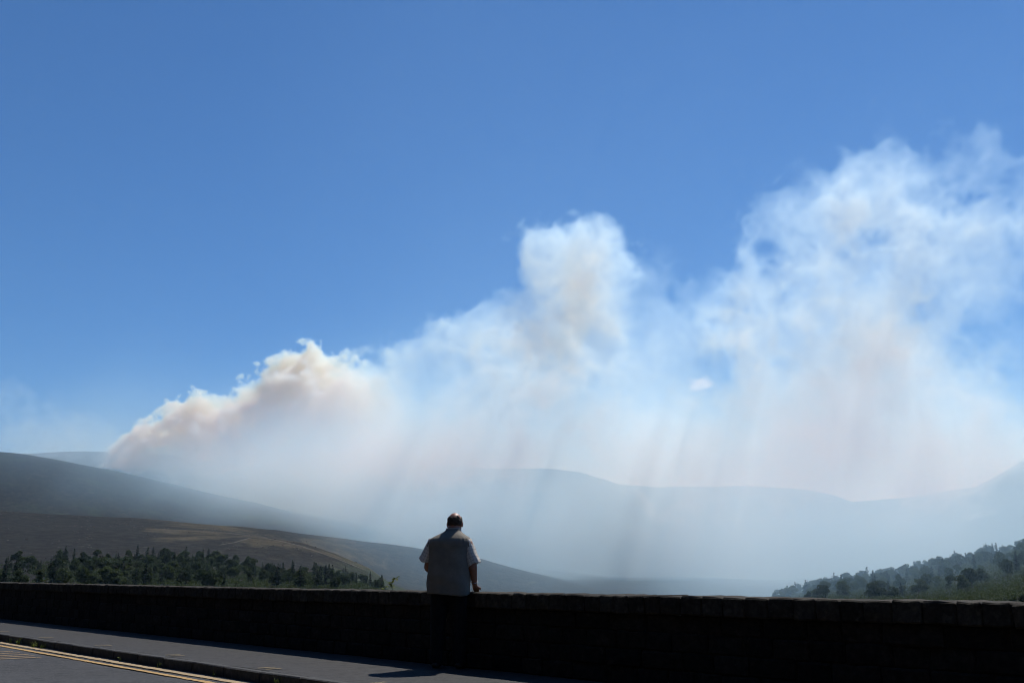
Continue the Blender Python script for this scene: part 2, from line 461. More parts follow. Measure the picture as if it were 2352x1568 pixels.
# billows of the plume: picture point, radius (picture units), strength (1/km), depth offset (m)
PUFFS = [
    # young dense smoke rising off the crest
    (272, 1038, 22, 26, 0), (290, 1024, 28, 34, 0), (315, 1008, 34, 42, 0), (345, 996, 36, 42, 20), (330, 1030, 34, 30, -10), (380, 985, 38, 42, -10), (405, 955, 38, 44, 0), (385, 1020, 40, 32, 10), (430, 990, 44, 38, 30),
    (440, 950, 26, 22, -10), (470, 968, 42, 36, 0), (492, 940, 24, 12, 0), (510, 985, 46, 32, -20), (548, 968, 44, 28, 0), (590, 940, 50, 28, 10), (585, 895, 24, 9, 0), (610, 890, 26, 9, 10), (640, 915, 56, 30, -20), (662, 868, 44, 28, 0),
    (705, 850, 44, 30, 10), (742, 832, 32, 30, -10), (745, 890, 62, 28, 20), (700, 940, 78, 26, 0), (620, 985, 68, 22, -10), (540, 1020, 50, 18, 20), (470, 1025, 46, 20, -10),
    (430, 1035, 38, 18, 0), (790, 885, 62, 20, 0), (812, 850, 26, 9, 0), (835, 900, 62, 15, -20), (880, 910, 60, 12, 10),
    (780, 970, 90, 14, 0), (690, 1020, 70, 8, 0), (880, 985, 90, 8, 0), (800, 1040, 80, 5, 30),
    # the bank that fills in below the young plume down to the ridge
    (325, 1052, 34, 12, 0), (350, 1066, 40, 9, 20), (395, 1074, 46, 9, 0), (450, 1082, 50, 7, -20), (360, 1042, 30, 16, 0), (420, 1048, 34, 14, 10), (490, 1050, 40, 12, 0), (560, 1052, 46, 11, 20), (640, 1055, 52, 10, 0), (730, 1058, 60, 9, 10), (830, 1060, 66, 8, 0), (930, 1050, 76, 7, 0), (1040, 1040, 86, 6, 0),
    (1160, 1040, 90, 5, 0), (700, 905, 60, 24, 0), (650, 960, 60, 22, 10), (560, 1000, 50, 18, 0), (800, 930, 74, 16, 0), (860, 870, 44, 9, 0), (900, 860, 50, 9, 0),
    # middle plume
    (935, 830, 44, 7, 0), (985, 795, 46, 7.5, 0), (1030, 770, 44, 7.5, 0), (1085, 735, 44, 7, 0), (1130, 705, 38, 6.5, 0), (1170, 720, 44, 7, 0), (1215, 680, 44, 7, 0),
    (925, 870, 50, 7, 0), (965, 850, 60, 8, -10), (1010, 820, 56, 8, 0), (1060, 790, 60, 9, 10), (1110, 770, 56, 8, 0), (1145, 735, 50, 6.5, 0), (1180, 760, 60, 7, -10),
    (960, 935, 90, 8, 0), (1060, 880, 100, 8, 10), (1150, 850, 100, 8, 0), (1240, 830, 100, 8, 0), (1020, 980, 110, 6, 0), (1150, 960, 120, 5.5, 0),
    # tall column
    (1225, 575, 46, 8, 0), (1255, 590, 56, 10, 10), (1290, 545, 52, 9, 0), (1340, 530, 56, 10, -10), (1390, 540, 52, 8, 0), (1425, 585, 46, 4, 10), (1300, 610, 78, 12, 0),
    (1360, 610, 76, 12, 10), (1280, 670, 66, 10, 0), (1350, 690, 92, 12, -10), (1330, 760, 96, 11, 0), (1390, 780, 66, 8, 0), (1240, 720, 60, 7, 0), (1300, 850, 100, 8, 0), (1400, 850, 70, 5, 0),
    (1290, 940, 110, 6, 0), (1440, 720, 60, 2.6, 0), (1480, 680, 60, 1.8, 0), (1500, 790, 80, 2.2, 0), (1430, 960, 90, 3.0, 0), (1540, 880, 80, 1.6, 0),
    # thin drift bridging the gap
    (1470, 760, 80, 2.2, 0), (1520, 700, 70, 1.8, 0), (1560, 790, 80, 1.8, 0), (1600, 740, 60, 1.8, 0), (1500, 880, 90, 2.2, 0), (1590, 950, 90, 1.8, 0), (1480, 980, 100, 2.6, 0), (1640, 860, 60, 1.2, 0), (1500, 620, 50, 1.0, 0), (1440, 640, 50, 2.4, 0),
    # right-hand plume
    (1590, 650, 34, 2.4, 0), (1780, 470, 44, 3.6, 0), (1960, 355, 44, 3.2, 0), (2000, 380, 50, 3.4, 0), (2060, 390, 56, 3.4, 0), (2130, 360, 50, 2.8, 0), (2200, 330, 44, 3.0, 0), (2240, 300, 36, 3.0, 0), (2260, 360, 50, 2.6, 0),
    (2330, 400, 60, 2.4, 0), (2340, 500, 80, 2.6, 0), (2350, 600, 80, 2.6, 0), (2330, 700, 80, 2.6, 0), (2420, 560, 90, 2.4, 0), (2400, 420, 70, 2.0, 0), (1860, 440, 50, 2.6, 0), (2050, 330, 40, 1.6, 0),
    (1800, 860, 120, 5, 0), (1840, 780, 110, 5, 0), (1930, 850, 120, 5, 0), (1700, 840, 70, 3, 0), (1225, 610, 60, 9, 0), (1400, 650, 70, 9, 0), (1260, 640, 70, 10, 0),
    (1622, 690, 46, 3.2, 0), (1660, 640, 52, 4, 0), (1700, 600, 60, 5, 10), (1745, 545, 64, 5, 0), (1775, 500, 58, 4.2, 0), (1690, 690, 76, 7, 0), (1740, 650, 86, 7, 0),
    (1820, 580, 90, 5.5, -10), (1780, 720, 84, 6, 0), (1700, 770, 70, 5, 0), (1870, 520, 72, 4, 0), (1850, 405, 34, 1.4, 0), (1930, 440, 66, 3.8, 0), (1965, 385, 52, 3, 10), (1910, 570, 96, 5, 0),
    (2010, 460, 80, 4.2, 0), (2080, 440, 76, 3.6, 0), (2040, 560, 100, 4.2, 0), (2140, 420, 64, 2.6, 0), (2200, 380, 50, 2.4, 0), (2235, 330, 40, 2.0, 0), (2290, 420, 56, 1.8, 0), (2060, 300, 44, 0.9, 0),
    (2180, 520, 92, 3.2, 0), (2280, 560, 86, 3.0, 0), (2230, 640, 96, 4.2, 0), (2120, 640, 90, 2.6, 0), (2000, 650, 90, 3.0, 0), (1900, 690, 86, 3.4, 0), (2200, 740, 90, 3.6, 0),
    (1980, 760, 110, 4.2, 0), (2080, 780, 110, 4.2, 0), (1880, 800, 100, 4.0, 0), (2020, 870, 140, 5, 0), (1880, 900, 120, 4.6, 0), (2150, 880, 120, 4.2, 0), (1760, 960, 90, 3.4, 0),
    (1830, 1010, 130, 4.6, 0), (2000, 1000, 150, 5, 0), (2150, 1010, 130, 4.2, 0), (2290, 960, 110, 3.2, 0), (2300, 1060, 110, 3.4, 0), (1690, 1060, 90, 3.2, 0), (1560, 1060, 90, 3.0, 0), (2330, 830, 80, 1.6, 0),
]
# thin drift along the crest on the far left
WISPS = [(-60, 1010, 80, 3.2), (30, 1005, 70, 3.8), (100, 1015, 66, 3.4), (165, 1012, 60, 3.4), (225, 1005, 46, 4.0), (250, 1018, 40, 4.0), (-150, 1000, 90, 2.4), (40, 965, 50, 1.8), (130, 980, 40, 1.4), (235, 975, 30, 1.8)]

PLUME_SEED = 23
def build_plume():
    rs = np.random.RandomState(PLUME_SEED); rp_ = np.random.RandomState(8)
    lo = np.array([-1420.0, PLUME_Y - 300, 120.0]); hi = np.array([1440.0, PLUME_Y + 300, 1330.0])
    shape = (670, 54, 284)
    size = hi - lo
    xs = [np.linspace(l, h, n, dtype=np.float32) for l, h, n in zip(lo, hi, shape)]
    S = np.zeros(shape, np.float32)      # summed billow field
    D = np.zeros(shape, np.float32)      # weighted strength
    # coordinates are stirred before the billows are laid in
    wx = 11 * noise3(shape, size, (130, 130, 130), rs) + 10 * noise3(shape, size, (58, 70, 58), rs) + 6.5 * noise3(shape, size, (26, 36, 26), rs)
    wz = 11 * noise3(shape, size, (130, 130, 130), rs) + 10 * noise3(shape, size, (58, 70, 58), rs) + 6.5 * noise3(shape, size, (26, 36, 26), rs)
    for p in PUFFS + [(a, b, c, d, 0) for a, b, c, d in WISPS]:
        px, py, rp, st, dy = p
        X, Z = at_plume(px, py)
        R = rp * PLUME_Y / 2260.0
        Y = PLUME_Y + dy * 2 + rp_.uniform(-0.5, 0.5) * R
        Ry = min(max(R * 1.15, 50), 190)
        m = R * 1.9 + 50
        sl = []
        for a, c, e in ((0, X, m), (1, Y, Ry * 1.9), (2, Z, m)):
            i0 = int(np.searchsorted(xs[a], c - e)); i1 = int(np.searchsorted(xs[a], c + e))
            sl.append(slice(i0, i1))
        if any(s.start >= s.stop for s in sl): continue
        sl = tuple(sl)
        dx = (xs[0][sl[0]][:, None, None] + wx[sl] - X) / R
        dyy = (xs[1][sl[1]][None, :, None] - Y) / Ry
        dz = (xs[2][sl[2]][None, None, :] + wz[sl] - Z) / R
        d2 = dx * dx + dyy * dyy + dz * dz
        w = np.clip(1 - d2 / 3.2, 0, None)**3
        S[sl] += w
        D[sl] += w * st
    st = D / np.maximum(S, 1e-4)
    young = sstep(6, 22, st)                       # fresh smoke has hard, knobbly edges
    # knobbly billows: creased noise at falling sizes, combed along the drift
    def comb(wl):
        return noise3(shape, size, (wl, wl * 1.2, wl), rs)
    n1, n2, n3 = np.abs(comb(64)), np.abs(comb(32)), np.abs(comb(16))
    n0 = comb(130); nf = comb(11)
    ns = noise3(shape, size, (34, 60, 70), rs)          # wisps drawn out upward
    knob = 0.46 * (n1 - 0.8) + 0.40 * (n2 - 0.8) + 0.28 * (n3 - 0.8) + 0.13 * nf
    thin = 1 - young
    field = S - 0.46 - knob * (1.0 - 0.15 * thin) + 0.18 * n0 * thin
    soft = 0.11 + 0.60 * thin
    a = np.clip(field / soft, 0, 1)
    a = a * a * (3 - 2 * a)
    dens = a * st * (1 + 0.5 * young) * np.exp(thin * (0.30 * np.clip(n0, -2, 2) - 0.22 * (n1 - 0.8) - 0.16 * (n2 - 0.8) + 0.12 * nf + 0.22 * ns))
    # edges of the box fade out
    for ax in (0, 1, 2):
        n = shape[ax]
        e = np.minimum(np.arange(n), np.arange(n)[::-1]).astype(np.float32)
        if ax == 0: f = np.clip(e / 12, 0, 1)
        else: f = np.clip(e / 3, 0, 1)
        sh = [1, 1, 1]; sh[ax] = n
        dens *= f.reshape(sh)
    dens = np.where(dens < 0.02, 0, dens)
    o = volume_object('smoke_plume', dens, tuple(map(float, lo)), tuple(map(float, hi)), SMOKE)
    return tag(o, 'tall pale smoke plume drifting right from the moor crest', 'smoke', kind='stuff')

def build_veil():
    """Thin smoke that has sunk into the valley under the plume."""
    rs = np.random.RandomState(9)
    lo = np.array([-1500.0, 320.0, -30.0]); hi = np.array([2100.0, 4000.0, 800.0])
    shape = (150, 92, 40)
    size = hi - lo
    xs = [np.linspace(l, h, n, dtype=np.float32) for l, h, n in zip(lo, hi, shape)]
    X, Y, Z = np.meshgrid(*xs, indexing='ij')
    u = 1176 + X / Y * 2352.0            # bearing across the valley
    # streaks lean to the right as they rise
    def streak(w, seed):
        return fbm2(X - 0.95 * Z + 0.35 * Y, Y * 0.30 + 0.10 * Z, w, 3, seed)
    s = streak(330, 71) * 0.9 + 0.6 * streak(150, 81)
    right = sstep(560, 1250, u + 0.9 * (Z - 120) + 60 * s)
    front = sstep(1900, 2600, Y + 120 * sstep(900, 1400, u))
    top = 1 - sstep(200, 470, Z - 60 * s)
    body = np.clip(1 + 0.35 * s, 0.4, 1.7)
    d = 1.75 * right * (0.05 + 0.95 * front) * top * body * (1 - sstep(2700, 2950, Y))
    d += 1.05 * sstep(1500, 2050, Y) * top * (1 - sstep(2150, 2400, Y) * 0.5) * np.clip(1 + 1.3 * s, 0, 2.6)
    # smoke that has drifted on over the far ridge
    d += 1.7 * sstep(600, 1300, u + 60 * s) * sstep(3080, 3250, Y) * (1 - sstep(400, 780, Z)) * np.clip(1 + 0.2 * s, 0.5, 1.5)
    # haze lying in the side valley behind the near hill
    d += 1.5 * sstep(600, 900, u) * (1 - sstep(1200, 1500, u)) * sstep(1130, 1330, Y) * (1 - sstep(90, 190, Z)) * (1 - sstep(1700, 2000, Y)) * np.clip(1 + 0.4 * s, 0.4, 1.6)
    # low drift over the right-hand wood
    d += 1.15 * sstep(1350, 1750, u) * (1 - sstep(60, 160, Z)) * sstep(350, 600, Y) * (1 - sstep(1500, 2000, Y)) * np.clip(1 + 0.5 * s, 0.4, 1.6)
    # a bank hanging just under the young plume, spilling over the ridge and down the slope
    bx, bz = X + 560 - 0.6 * (Z - 285), Z - 285
    bank = np.exp(-((bx / 330)**2 + (bz / 62)**2)) * sstep(2230, 2380, Y) * (1 - sstep(2750, 2900, Y))
    d += 5.5 * bank * np.clip(1 + 0.9 * s, 0.15, 2.2)
    bx, bz = X + 430 - 0.9 * (Z - 190), Z - 190
    spill = np.exp(-((bx / 300)**2 + (bz / 105)**2)) * sstep(1450, 1800, Y) * (1 - sstep(2350, 2650, Y))
    d += 1.9 * spill * np.clip(1 + 1.1 * s, 0.1, 2.4)
    d = d * (1 - 0.35 * sstep(2150, 2380, u) * sstep(900, 1200, Y))
    for ax in (0, 1, 2):
        n = shape[ax]
        e = np.minimum(np.arange(n), np.arange(n)[::-1]).astype(np.float32)
        if ax == 2: e = np.arange(n)[::-1].astype(np.float32)
        f = np.clip(e / 4, 0, 1); shp = [1, 1, 1]; shp[ax] = n
        d = d * f.reshape(shp)
    d = np.where(d < 0.004, 0, d)
    o = volume_object('valley_smoke', d.astype(np.float32), tuple(map(float, lo)), tuple(map(float, hi)), SMOKE_THIN)
    return tag(o, 'thin bluish smoke filling the valley below the plume', 'smoke', kind='stuff')

SMOKE_THIN = smoke_material('drifting_smoke', (0.50, 0.78, 1.0), (0.996, 0.993, 0.985), 0.001, 0.45)
build_plume()
build_veil()

def build_haze():
    m = bpy.data.materials.new('summer_haze')
    m.use_nodes = True
    nt = m.node_tree
    nt.nodes.clear()
    out = N(nt, 'ShaderNodeOutputMaterial')
    pv = N(nt, 'ShaderNodeVolumePrincipled')
    pv.inputs['Color'].default_value = (0.50, 0.74, 1.0, 1)
    pv.inputs['Density'].default_value = 0.32e-4
    pv.inputs['Anisotropy'].default_value = 0.35
    nt.links.new(pv.outputs[0], out.inputs['Volume'])
    x, y, z0, z1 = 6600, 6600, -60, 520
    v = [(sx * x, sy * y, z) for z in (z0, z1) for sx, sy in ((-1, -1), (1, -1), (1, 1), (-1, 1))]
    f = [(3, 2, 1, 0), (4, 5, 6, 7), (0, 1, 5, 4), (1, 2, 6, 5), (2, 3, 7, 6), (3, 0, 4, 7)]
    return tag(link('haze', np_mesh('haze', v, f, m, False)), kind='stuff')
build_haze()

# ------------------------------------------------------------------ road, kerb, pavement, wall
def sn(s, n, z=0.0):
    return (s * U[0] + n * NV[0], s * U[1] + n * NV[1], z)

def strip(name, s0, s1, n0, n1, z, mat, ds=1.0, dn=0.25, bumps=0.0, seed=1, parent=None, skirt=0.0):
    ns, nn = max(int((s1 - s0) / ds), 1) + 1, max(int(abs(n1 - n0) / dn), 1) + 1
    s, n = np.linspace(s0, s1, ns), np.linspace(n0, n1, nn)
    S_, N_ = np.meshgrid(s, n, indexing='ij')
    Z_ = np.full(S_.shape, float(z))
    if bumps: Z_ = Z_ + bumps * fbm2(S_, N_, 1.3, 3, seed)
    X_, Y_ = S_ * U[0] + N_ * NV[0], S_ * U[1] + N_ * NV[1]
    v = np.stack([X_, Y_, Z_], -1).reshape(-1, 3)
    i = np.arange(ns * nn).reshape(ns, nn)
    q = np.stack([i[:-1, :-1], i[1:, :-1], i[1:, 1:], i[:-1, 1:]], -1).reshape(-1, 4)
    if n1 < n0: q = q[:, ::-1]
    return link(name, np_mesh(name, v, q[:, ::-1], mat), parent)

def asphalt_material(name, dark, mid, light, worn, grain=220.0):
    m, nt, b = new_mat(name)
    tc = N(nt, 'ShaderNodeTexCoord')
    g = noise_node(nt, grain * 0.16, 5, 0.85, tc.outputs['Object'])
    chips = N(nt, 'ShaderNodeTexVoronoi')
    chips.inputs['Scale'].default_value = grain * 0.35
    nt.links.new(tc.outputs['Object'], chips.inputs['Vector'])
    broad = noise_node(nt, 0.7, 5, 0.6, tc.outputs['Object'], 0.4)
    r = ramp(nt, [(0.3, dark), (0.52, mid), (0.75, light)], g.outputs['Fac'])
    rb = ramp(nt, [(0.42, (0, 0, 0)), (0.62, (0.6, 0.6, 0.6))], broad.outputs['Fac'])
    mx = N(nt, 'ShaderNodeMix', data_type='RGBA')
    nt.links.new(rb.outputs[0], mx.inputs['Factor'])
    nt.links.new(r.outputs[0], mx.inputs[6]); mx.inputs[7].default_value = (*worn, 1)
    mid = noise_node(nt, 7.0, 6, 0.75, tc.outputs['Object'], 0.3)
    mr = ramp(nt, [(0.36, (0.50, 0.50, 0.50)), (0.52, (1, 1, 1)), (0.68, (1.0, 1.0, 1.0))], mid.outputs['Fac'])
    mm = N(nt, 'ShaderNodeMix', data_type='RGBA', blend_type='MULTIPLY')
    mm.inputs['Factor'].default_value = 1.0
    nt.links.new(mx.outputs[2], mm.inputs[6]); nt.links.new(mr.outputs[0], mm.inputs[7])
    mx = mm
    cr = ramp(nt, [(0.0, (1, 1, 1)), (0.10, (0, 0, 0))], chips.outputs['Distance'])
    cc = N(nt, 'ShaderNodeMix', data_type='RGBA')
    nt.links.new(cr.outputs[0], cc.inputs['Factor'])
    nt.links.new(mx.outputs[2], cc.inputs[6]); cc.inputs[7].default_value = (0.16, 0.155, 0.15, 1)
    nt.links.new(cc.outputs[2], b.inputs['Base Color'])
    b.inputs['Roughness'].default_value = 0.85
    b.inputs['Specular IOR Level'].default_value = 0.25
    bp = N(nt, 'ShaderNodeBump')
    bp.inputs['Strength'].default_value = 0.6
    bp.inputs['Distance'].default_value = 0.006
    nt.links.new(g.outputs['Fac'], bp.inputs['Height'])
    nt.links.new(bp.outputs[0], b.inputs['Normal'])
    return m

ROAD_Z = -0.12
ASPHALT = asphalt_material('road_asphalt', (0.006, 0.006, 0.006), (0.039, 0.038, 0.038), (0.16, 0.158, 0.155), (0.060, 0.060, 0.061), 200)
PAVING = asphalt_material('pavement_asphalt', (0.012, 0.012, 0.011), (0.039, 0.037, 0.035), (0.09, 0.086, 0.082), (0.041, 0.038, 0.036), 240)
road = tag(strip('road', -16, 70, 5.62, -5.4, ROAD_Z, ASPHALT, 0.5, 0.3, 0.006, 3), kind='structure')
pavement = tag(strip('pavement', -16, 70, 5.752, 7.80, 0.0, PAVING, 0.4, 0.2, 0.006, 4), kind='structure')

# kerb stones, one by one
KERB = surf('kerb_concrete', [(0.3, (0.030, 0.029, 0.028)), (0.55, (0.055, 0.053, 0.050)), (0.75, (0.085, 0.08, 0.075))], 14, 6, 0.9, 0.5, 60, 0.004)
def block(bm_sz, seed, rough=0.006, sub=(3, 2, 2), rnd=0.02):
    """Rounded, slightly uneven block centred at the origin (numpy verts, quads)."""
    lx, ly, lz = bm_sz
    bm = bmesh.new()
    bmesh.ops.create_cube(bm, size=1.0)
    for v in bm.verts: v.co = Vector((v.co.x * lx, v.co.y * ly, v.co.z * lz))
    bmesh.ops.bevel(bm, geom=bm.edges[:], offset=rnd, segments=1, affect='EDGES', profile=0.6)
    rs = random.Random(seed)
    for v in bm.verts:
        v.co += Vector((rs.uniform(-1, 1), rs.uniform(-1, 1), rs.uniform(-1, 1))) * rough
    bm.normal_update()
    return bm

def bm_mesh(name, bm, mat, smooth=False):
    me = bpy.data.meshes.new(name)
    bm.to_mesh(me); bm.free()
    for p in me.polygons: p.use_smooth = smooth
    if mat: me.materials.append(mat)
    return me

WALL_RZ = math.atan2(U[1], U[0])
kerb = tag(empty('kerb'), kind='structure')
kmesh = [bm_mesh('kerb_stone', block((0.905, 0.128, 0.30), 40 + i, 0.0025, rnd=0.012), KERB) for i in range(4)]
s = -12.0
i = 0
while s < 48:
    o = link('kerb_stone', kmesh[i % 4], kerb)
    x, y, _ = sn(s + 0.457, 5.685)
    o.location = (x, y, -0.148 + random.uniform(-0.003, 0.003))
    o.rotation_euler = (random.uniform(-0.01, 0.01), random.uniform(-0.004, 0.004), WALL_RZ + random.uniform(-0.003, 0.003))
    s += 0.914; i += 1

# yellow paint
def paint_material(name, c):
    m, nt, b = new_mat(name)
    tc = N(nt, 'ShaderNodeTexCoord')
    n = noise_node(nt, 30, 6, 0.7, tc.outputs['Object'])
    r = ramp(nt, [(0.30, tuple(k * 0.25 for k in c)), (0.42, tuple(k * 0.8 for k in c)), (0.7, c)], n.outputs['Fac'])
    nt.links.new(r.outputs[0], b.inputs['Base Color'])
    b.inputs['Roughness'].default_value = 0.75
    return m
YELLOW = paint_material('yellow_road_paint', (0.42, 0.25, 0.075))
WORN = paint_material('worn_yellow_paint', (0.20, 0.14, 0.045))
PALEY = paint_material('faded_yellow_paint', (0.36, 0.25, 0.12))

def paint_bar(name, s0, s1, n0, n1, z, mat, parent, along=True, seed=0, wob=0.006):
    """Painted bar with ragged edges, following one long axis."""
    L = (s1 - s0) if along else abs(n1 - n0)
    k = max(int(L / 0.09), 3) + 1
    t = np.linspace(0, 1, k)
    rs = np.random.RandomState(seed)
    e0, e1 = rs.uniform(-wob, wob, k), rs.uniform(-wob, wob, k)
    if along:
        S_ = np.stack([s0 + t * (s1 - s0)] * 2, -1)
        N_ = np.stack([n0 + e0, n1 + e1], -1)
    else:
        N_ = np.stack([n0 + t * (n1 - n0)] * 2, -1)
        S_ = np.stack([s0 + e0, s1 + e1], -1)
    v = np.stack([S_ * U[0] + N_ * NV[0], S_ * U[1] + N_ * NV[1], np.full(S_.shape, z)], -1).reshape(-1, 3)
    i = np.arange(k * 2).reshape(k, 2)
    q = np.stack([i[:-1, 0], i[:-1, 1], i[1:, 1], i[1:, 0]], -1)
    me = np_mesh(name, v, q, mat, False)
    me.update()
    if me.polygons[0].normal.z < 0: me.flip_normals()
    return link(name, me, parent)

ZL = ROAD_Z + 0.011
paint_bar('yellow_line', -12, 55, 5.355, 5.475, ZL, PALEY, road, True, 1, 0.014)
paint_bar('yellow_line', -12, 55, 5.135, 5.225, ZL, YELLOW, road, True, 2, 0.009)
for j, ss in enumerate((18.05, 17.61, 17.15, 16.80, 16.44)):
    paint_bar('yellow_bar', ss - 0.028, ss + 0.028, 4.95 - 0.01 * j, 3.3, ZL, YELLOW, road, False, 10 + j, 0.004)
for j, ss in enumerate((25.2, 22.4, 19.62, 16.72, 13.95, 11.22, 8.87, 6.1, 3.3)):
    for k in (0, 1):
        paint_bar('kerb_tick', ss - 0.20 * k - 0.028, ss - 0.20 * k + 0.028, 5.78, 6.01 - 0.03 * k, 0.0105, WORN, pavement, False, 30 + 2 * j + k, 0.012)

# dry-stone parapet
def wall_top(s): return float(np.interp(s, [3, 5.4, 9, 15, 30, 45], [0.848, 0.857, 0.866, 0.880, 0.938, 0.99]))
def stone_material(name, base):
    m, nt, b = new_mat(name)
    tc = N(nt, 'ShaderNodeTexCoord'); oi = N(nt, 'ShaderNodeObjectInfo')
    ad = N(nt, 'ShaderNodeVectorMath', operation='ADD')
    nt.links.new(tc.outputs['Object'], ad.inputs[0])
    sc = N(nt, 'ShaderNodeMath', operation='MULTIPLY'); sc.inputs[1].default_value = 37.0
    nt.links.new(oi.outputs['Random'], sc.inputs[0]); nt.links.new(sc.outputs[0], ad.inputs[1])
    n = noise_node(nt, 16, 7, 0.65, ad.outputs[0])
    r = ramp(nt, [(0.28, tuple(k * 0.45 for k in base)), (0.5, base), (0.72, tuple(k * 1.7 for k in base))], n.outputs['Fac'])
    hv = N(nt, 'ShaderNodeHueSaturation')
    mr = N(nt, 'ShaderNodeMapRange'); nt.links.new(oi.outputs['Random'], mr.inputs['Value'])
    mr.inputs['To Min'].default_value = 0.65; mr.inputs['To Max'].default_value = 1.3
    nt.links.new(mr.outputs[0], hv.inputs['Value']); nt.links.new(r.outputs[0], hv.inputs['Color'])
    # pale lichen patches on upward faces and flanks
    l = noise_node(nt, 9, 4, 0.6, ad.outputs[0])
    lr = ramp(nt, [(0.60, (0, 0, 0)), (0.70, (0.6, 0.6, 0.6))], l.outputs['Fac'])
    mx = N(nt, 'ShaderNodeMix', data_type='RGBA')
    nt.links.new(lr.outputs[0], mx.inputs['Factor']); nt.links.new(hv.outputs[0], mx.inputs[6])
    mx.inputs[7].default_value = (*[k * 2.3 for k in base], 1)
    nt.links.new(mx.outputs[2], b.inputs['Base Color'])
    b.inputs['Roughness'].default_value = 0.95
    b.inputs['Specular IOR Level'].default_value = 0.15
    bp = N(nt, 'ShaderNodeBump'); bp.inputs['Strength'].default_value = 0.7; bp.inputs['Distance'].default_value = 0.012
    n2 = noise_node(nt, 45, 6, 0.7, ad.outputs[0])
    nt.links.new(n2.outputs['Fac'], bp.inputs['Height']); nt.links.new(bp.outputs[0], b.inputs['Normal'])
    return m
STONE = stone_material('sooty_gritstone', (0.020, 0.017, 0.014))
COPE = stone_material('gritstone_coping', (0.042, 0.036, 0.028))

wall = tag(empty('stone_wall', (0, 0, 0)), 'long soot-black gritstone parapet wall with upright coping stones along the pavement', 'wall')
# rubble core behind the facing stones
S0, S1 = -4.0, 46.0
ks = np.arange(S0, S1 + 0.01, 0.5)
cv, cf = [], []
for k, ss in enumerate(ks):
    t = wall_top(ss) - 0.14
    for n_, z_ in ((WALL_N + 0.03, -0.3), (WALL_N + 0.03, t), (WALL_N + WALL_T - 0.03, t), (WALL_N + WALL_T - 0.03, -2.6)):
        cv.append(sn(ss, n_, z_))
    if k:
        for a in range(3):
            cf.append((4 * k - 4 + a, 4 * k + a, 4 * k + a + 1, 4 * k - 3 + a))
cf.append((0, 1, 2, 3)); e = 4 * (len(ks) - 1); cf.append((e + 3, e + 2, e + 1, e))
link('rubble_core', np_mesh('rubble_core', cv, cf, STONE, False), wall)

def rough_block(seed, size, rnd, rough):
    bm = block(size, seed, 0.0, rnd=rnd)
    bmesh.ops.subdivide_edges(bm, edges=[e for e in bm.edges if e.calc_length() > 0.07], cuts=1, use_grid_fill=True)
    rs = random.Random(seed)
    ph = [rs.uniform(0, 9) for _ in range(6)]
    for v in bm.verts:
        c = v.co
        v.co = c + rough * Vector((math.sin(c.y * 23 + ph[0]) + rs.uniform(-.7, .7), math.sin(c.z * 21 + ph[1]) + rs.uniform(-.7, .7), math.sin(c.x * 19 + ph[2]) + 0.6 * math.sin(c.y * 27 + ph[3]) + rs.uniform(-.8, .8)))
    return bm
cope_m = [bm_mesh('coping_stone', rough_block(100 + i, (0.238, WALL_T + 0.05, 0.175), 0.014, 0.0040), COPE) for i in range(10)]
stone_m = [bm_mesh('stone', rough_block(200 + i, (0.36, 0.15, 0.168), 0.014, 0.005), STONE) for i in range(10)]
rw = random.Random(3)
s = 1.0; cnt = 0
while s < 45 and cnt < 260:
    w = rw.uniform(0.19, 0.275)
    o = link('coping_stone', rw.choice(cope_m), wall)
    hh = 0.175 + rw.uniform(-0.003, 0.004)
    x, y, _ = sn(s + w / 2, WALL_N + WALL_T / 2 - 0.004 + rw.uniform(-0.008, 0.008))
    o.location = (x, y, wall_top(s) - 0.086 + rw.uniform(-0.004, 0.003))
    o.scale = (w / 0.243, 1.0, hh / 0.175)
    o.rotation_euler = (rw.uniform(-0.015, 0.015), rw.uniform(-0.012, 0.012), WALL_RZ + rw.uniform(-0.01, 0.01))
    s += w; cnt += 1
ncourse = 0
for c in range(4):
    s = 1.5 + rw.uniform(0, 0.3)
    while s < 31 and ncourse < 300:
        t0 = wall_top(s) - 0.172
        hc = t0 / 4.0
        w = rw.uniform(0.28, 0.54)
        o = link('stone', rw.choice(stone_m), wall)
        x, y, _ = sn(s + w / 2, WALL_N + 0.075 + rw.uniform(0.0, 0.022))
        o.location = (x, y, hc * (c + 0.5))
        o.scale = (w / 0.372, 1.0, hc / 0.172)
        o.rotation_euler = (rw.uniform(-0.02, 0.02), rw.uniform(-0.02, 0.02), WALL_RZ + rw.uniform(-0.02, 0.02))
        s += w; ncourse += 1
# pale smear on the facing between the man's legs
PALE = surf('pale_streak', [(0.35, (0.30, 0.29, 0.27)), (0.6, (0.6, 0.58, 0.54))], 40, 4, 0.9, 0.2)

# ------------------------------------------------------------------ the man
def lathe_rings(rings, cap=True):
    """rings: list of (n,3) arrays with the same n -> verts, quads."""
    n = len(rings[0])
    v = np.concatenate(rings)
    f = []
    for k in range(len(rings) - 1):
        a, b = k * n, (k + 1) * n
        for j in range(n):
            f.append((a + j, a + (j + 1) % n, b + (j + 1) % n, b + j))
    return v, f

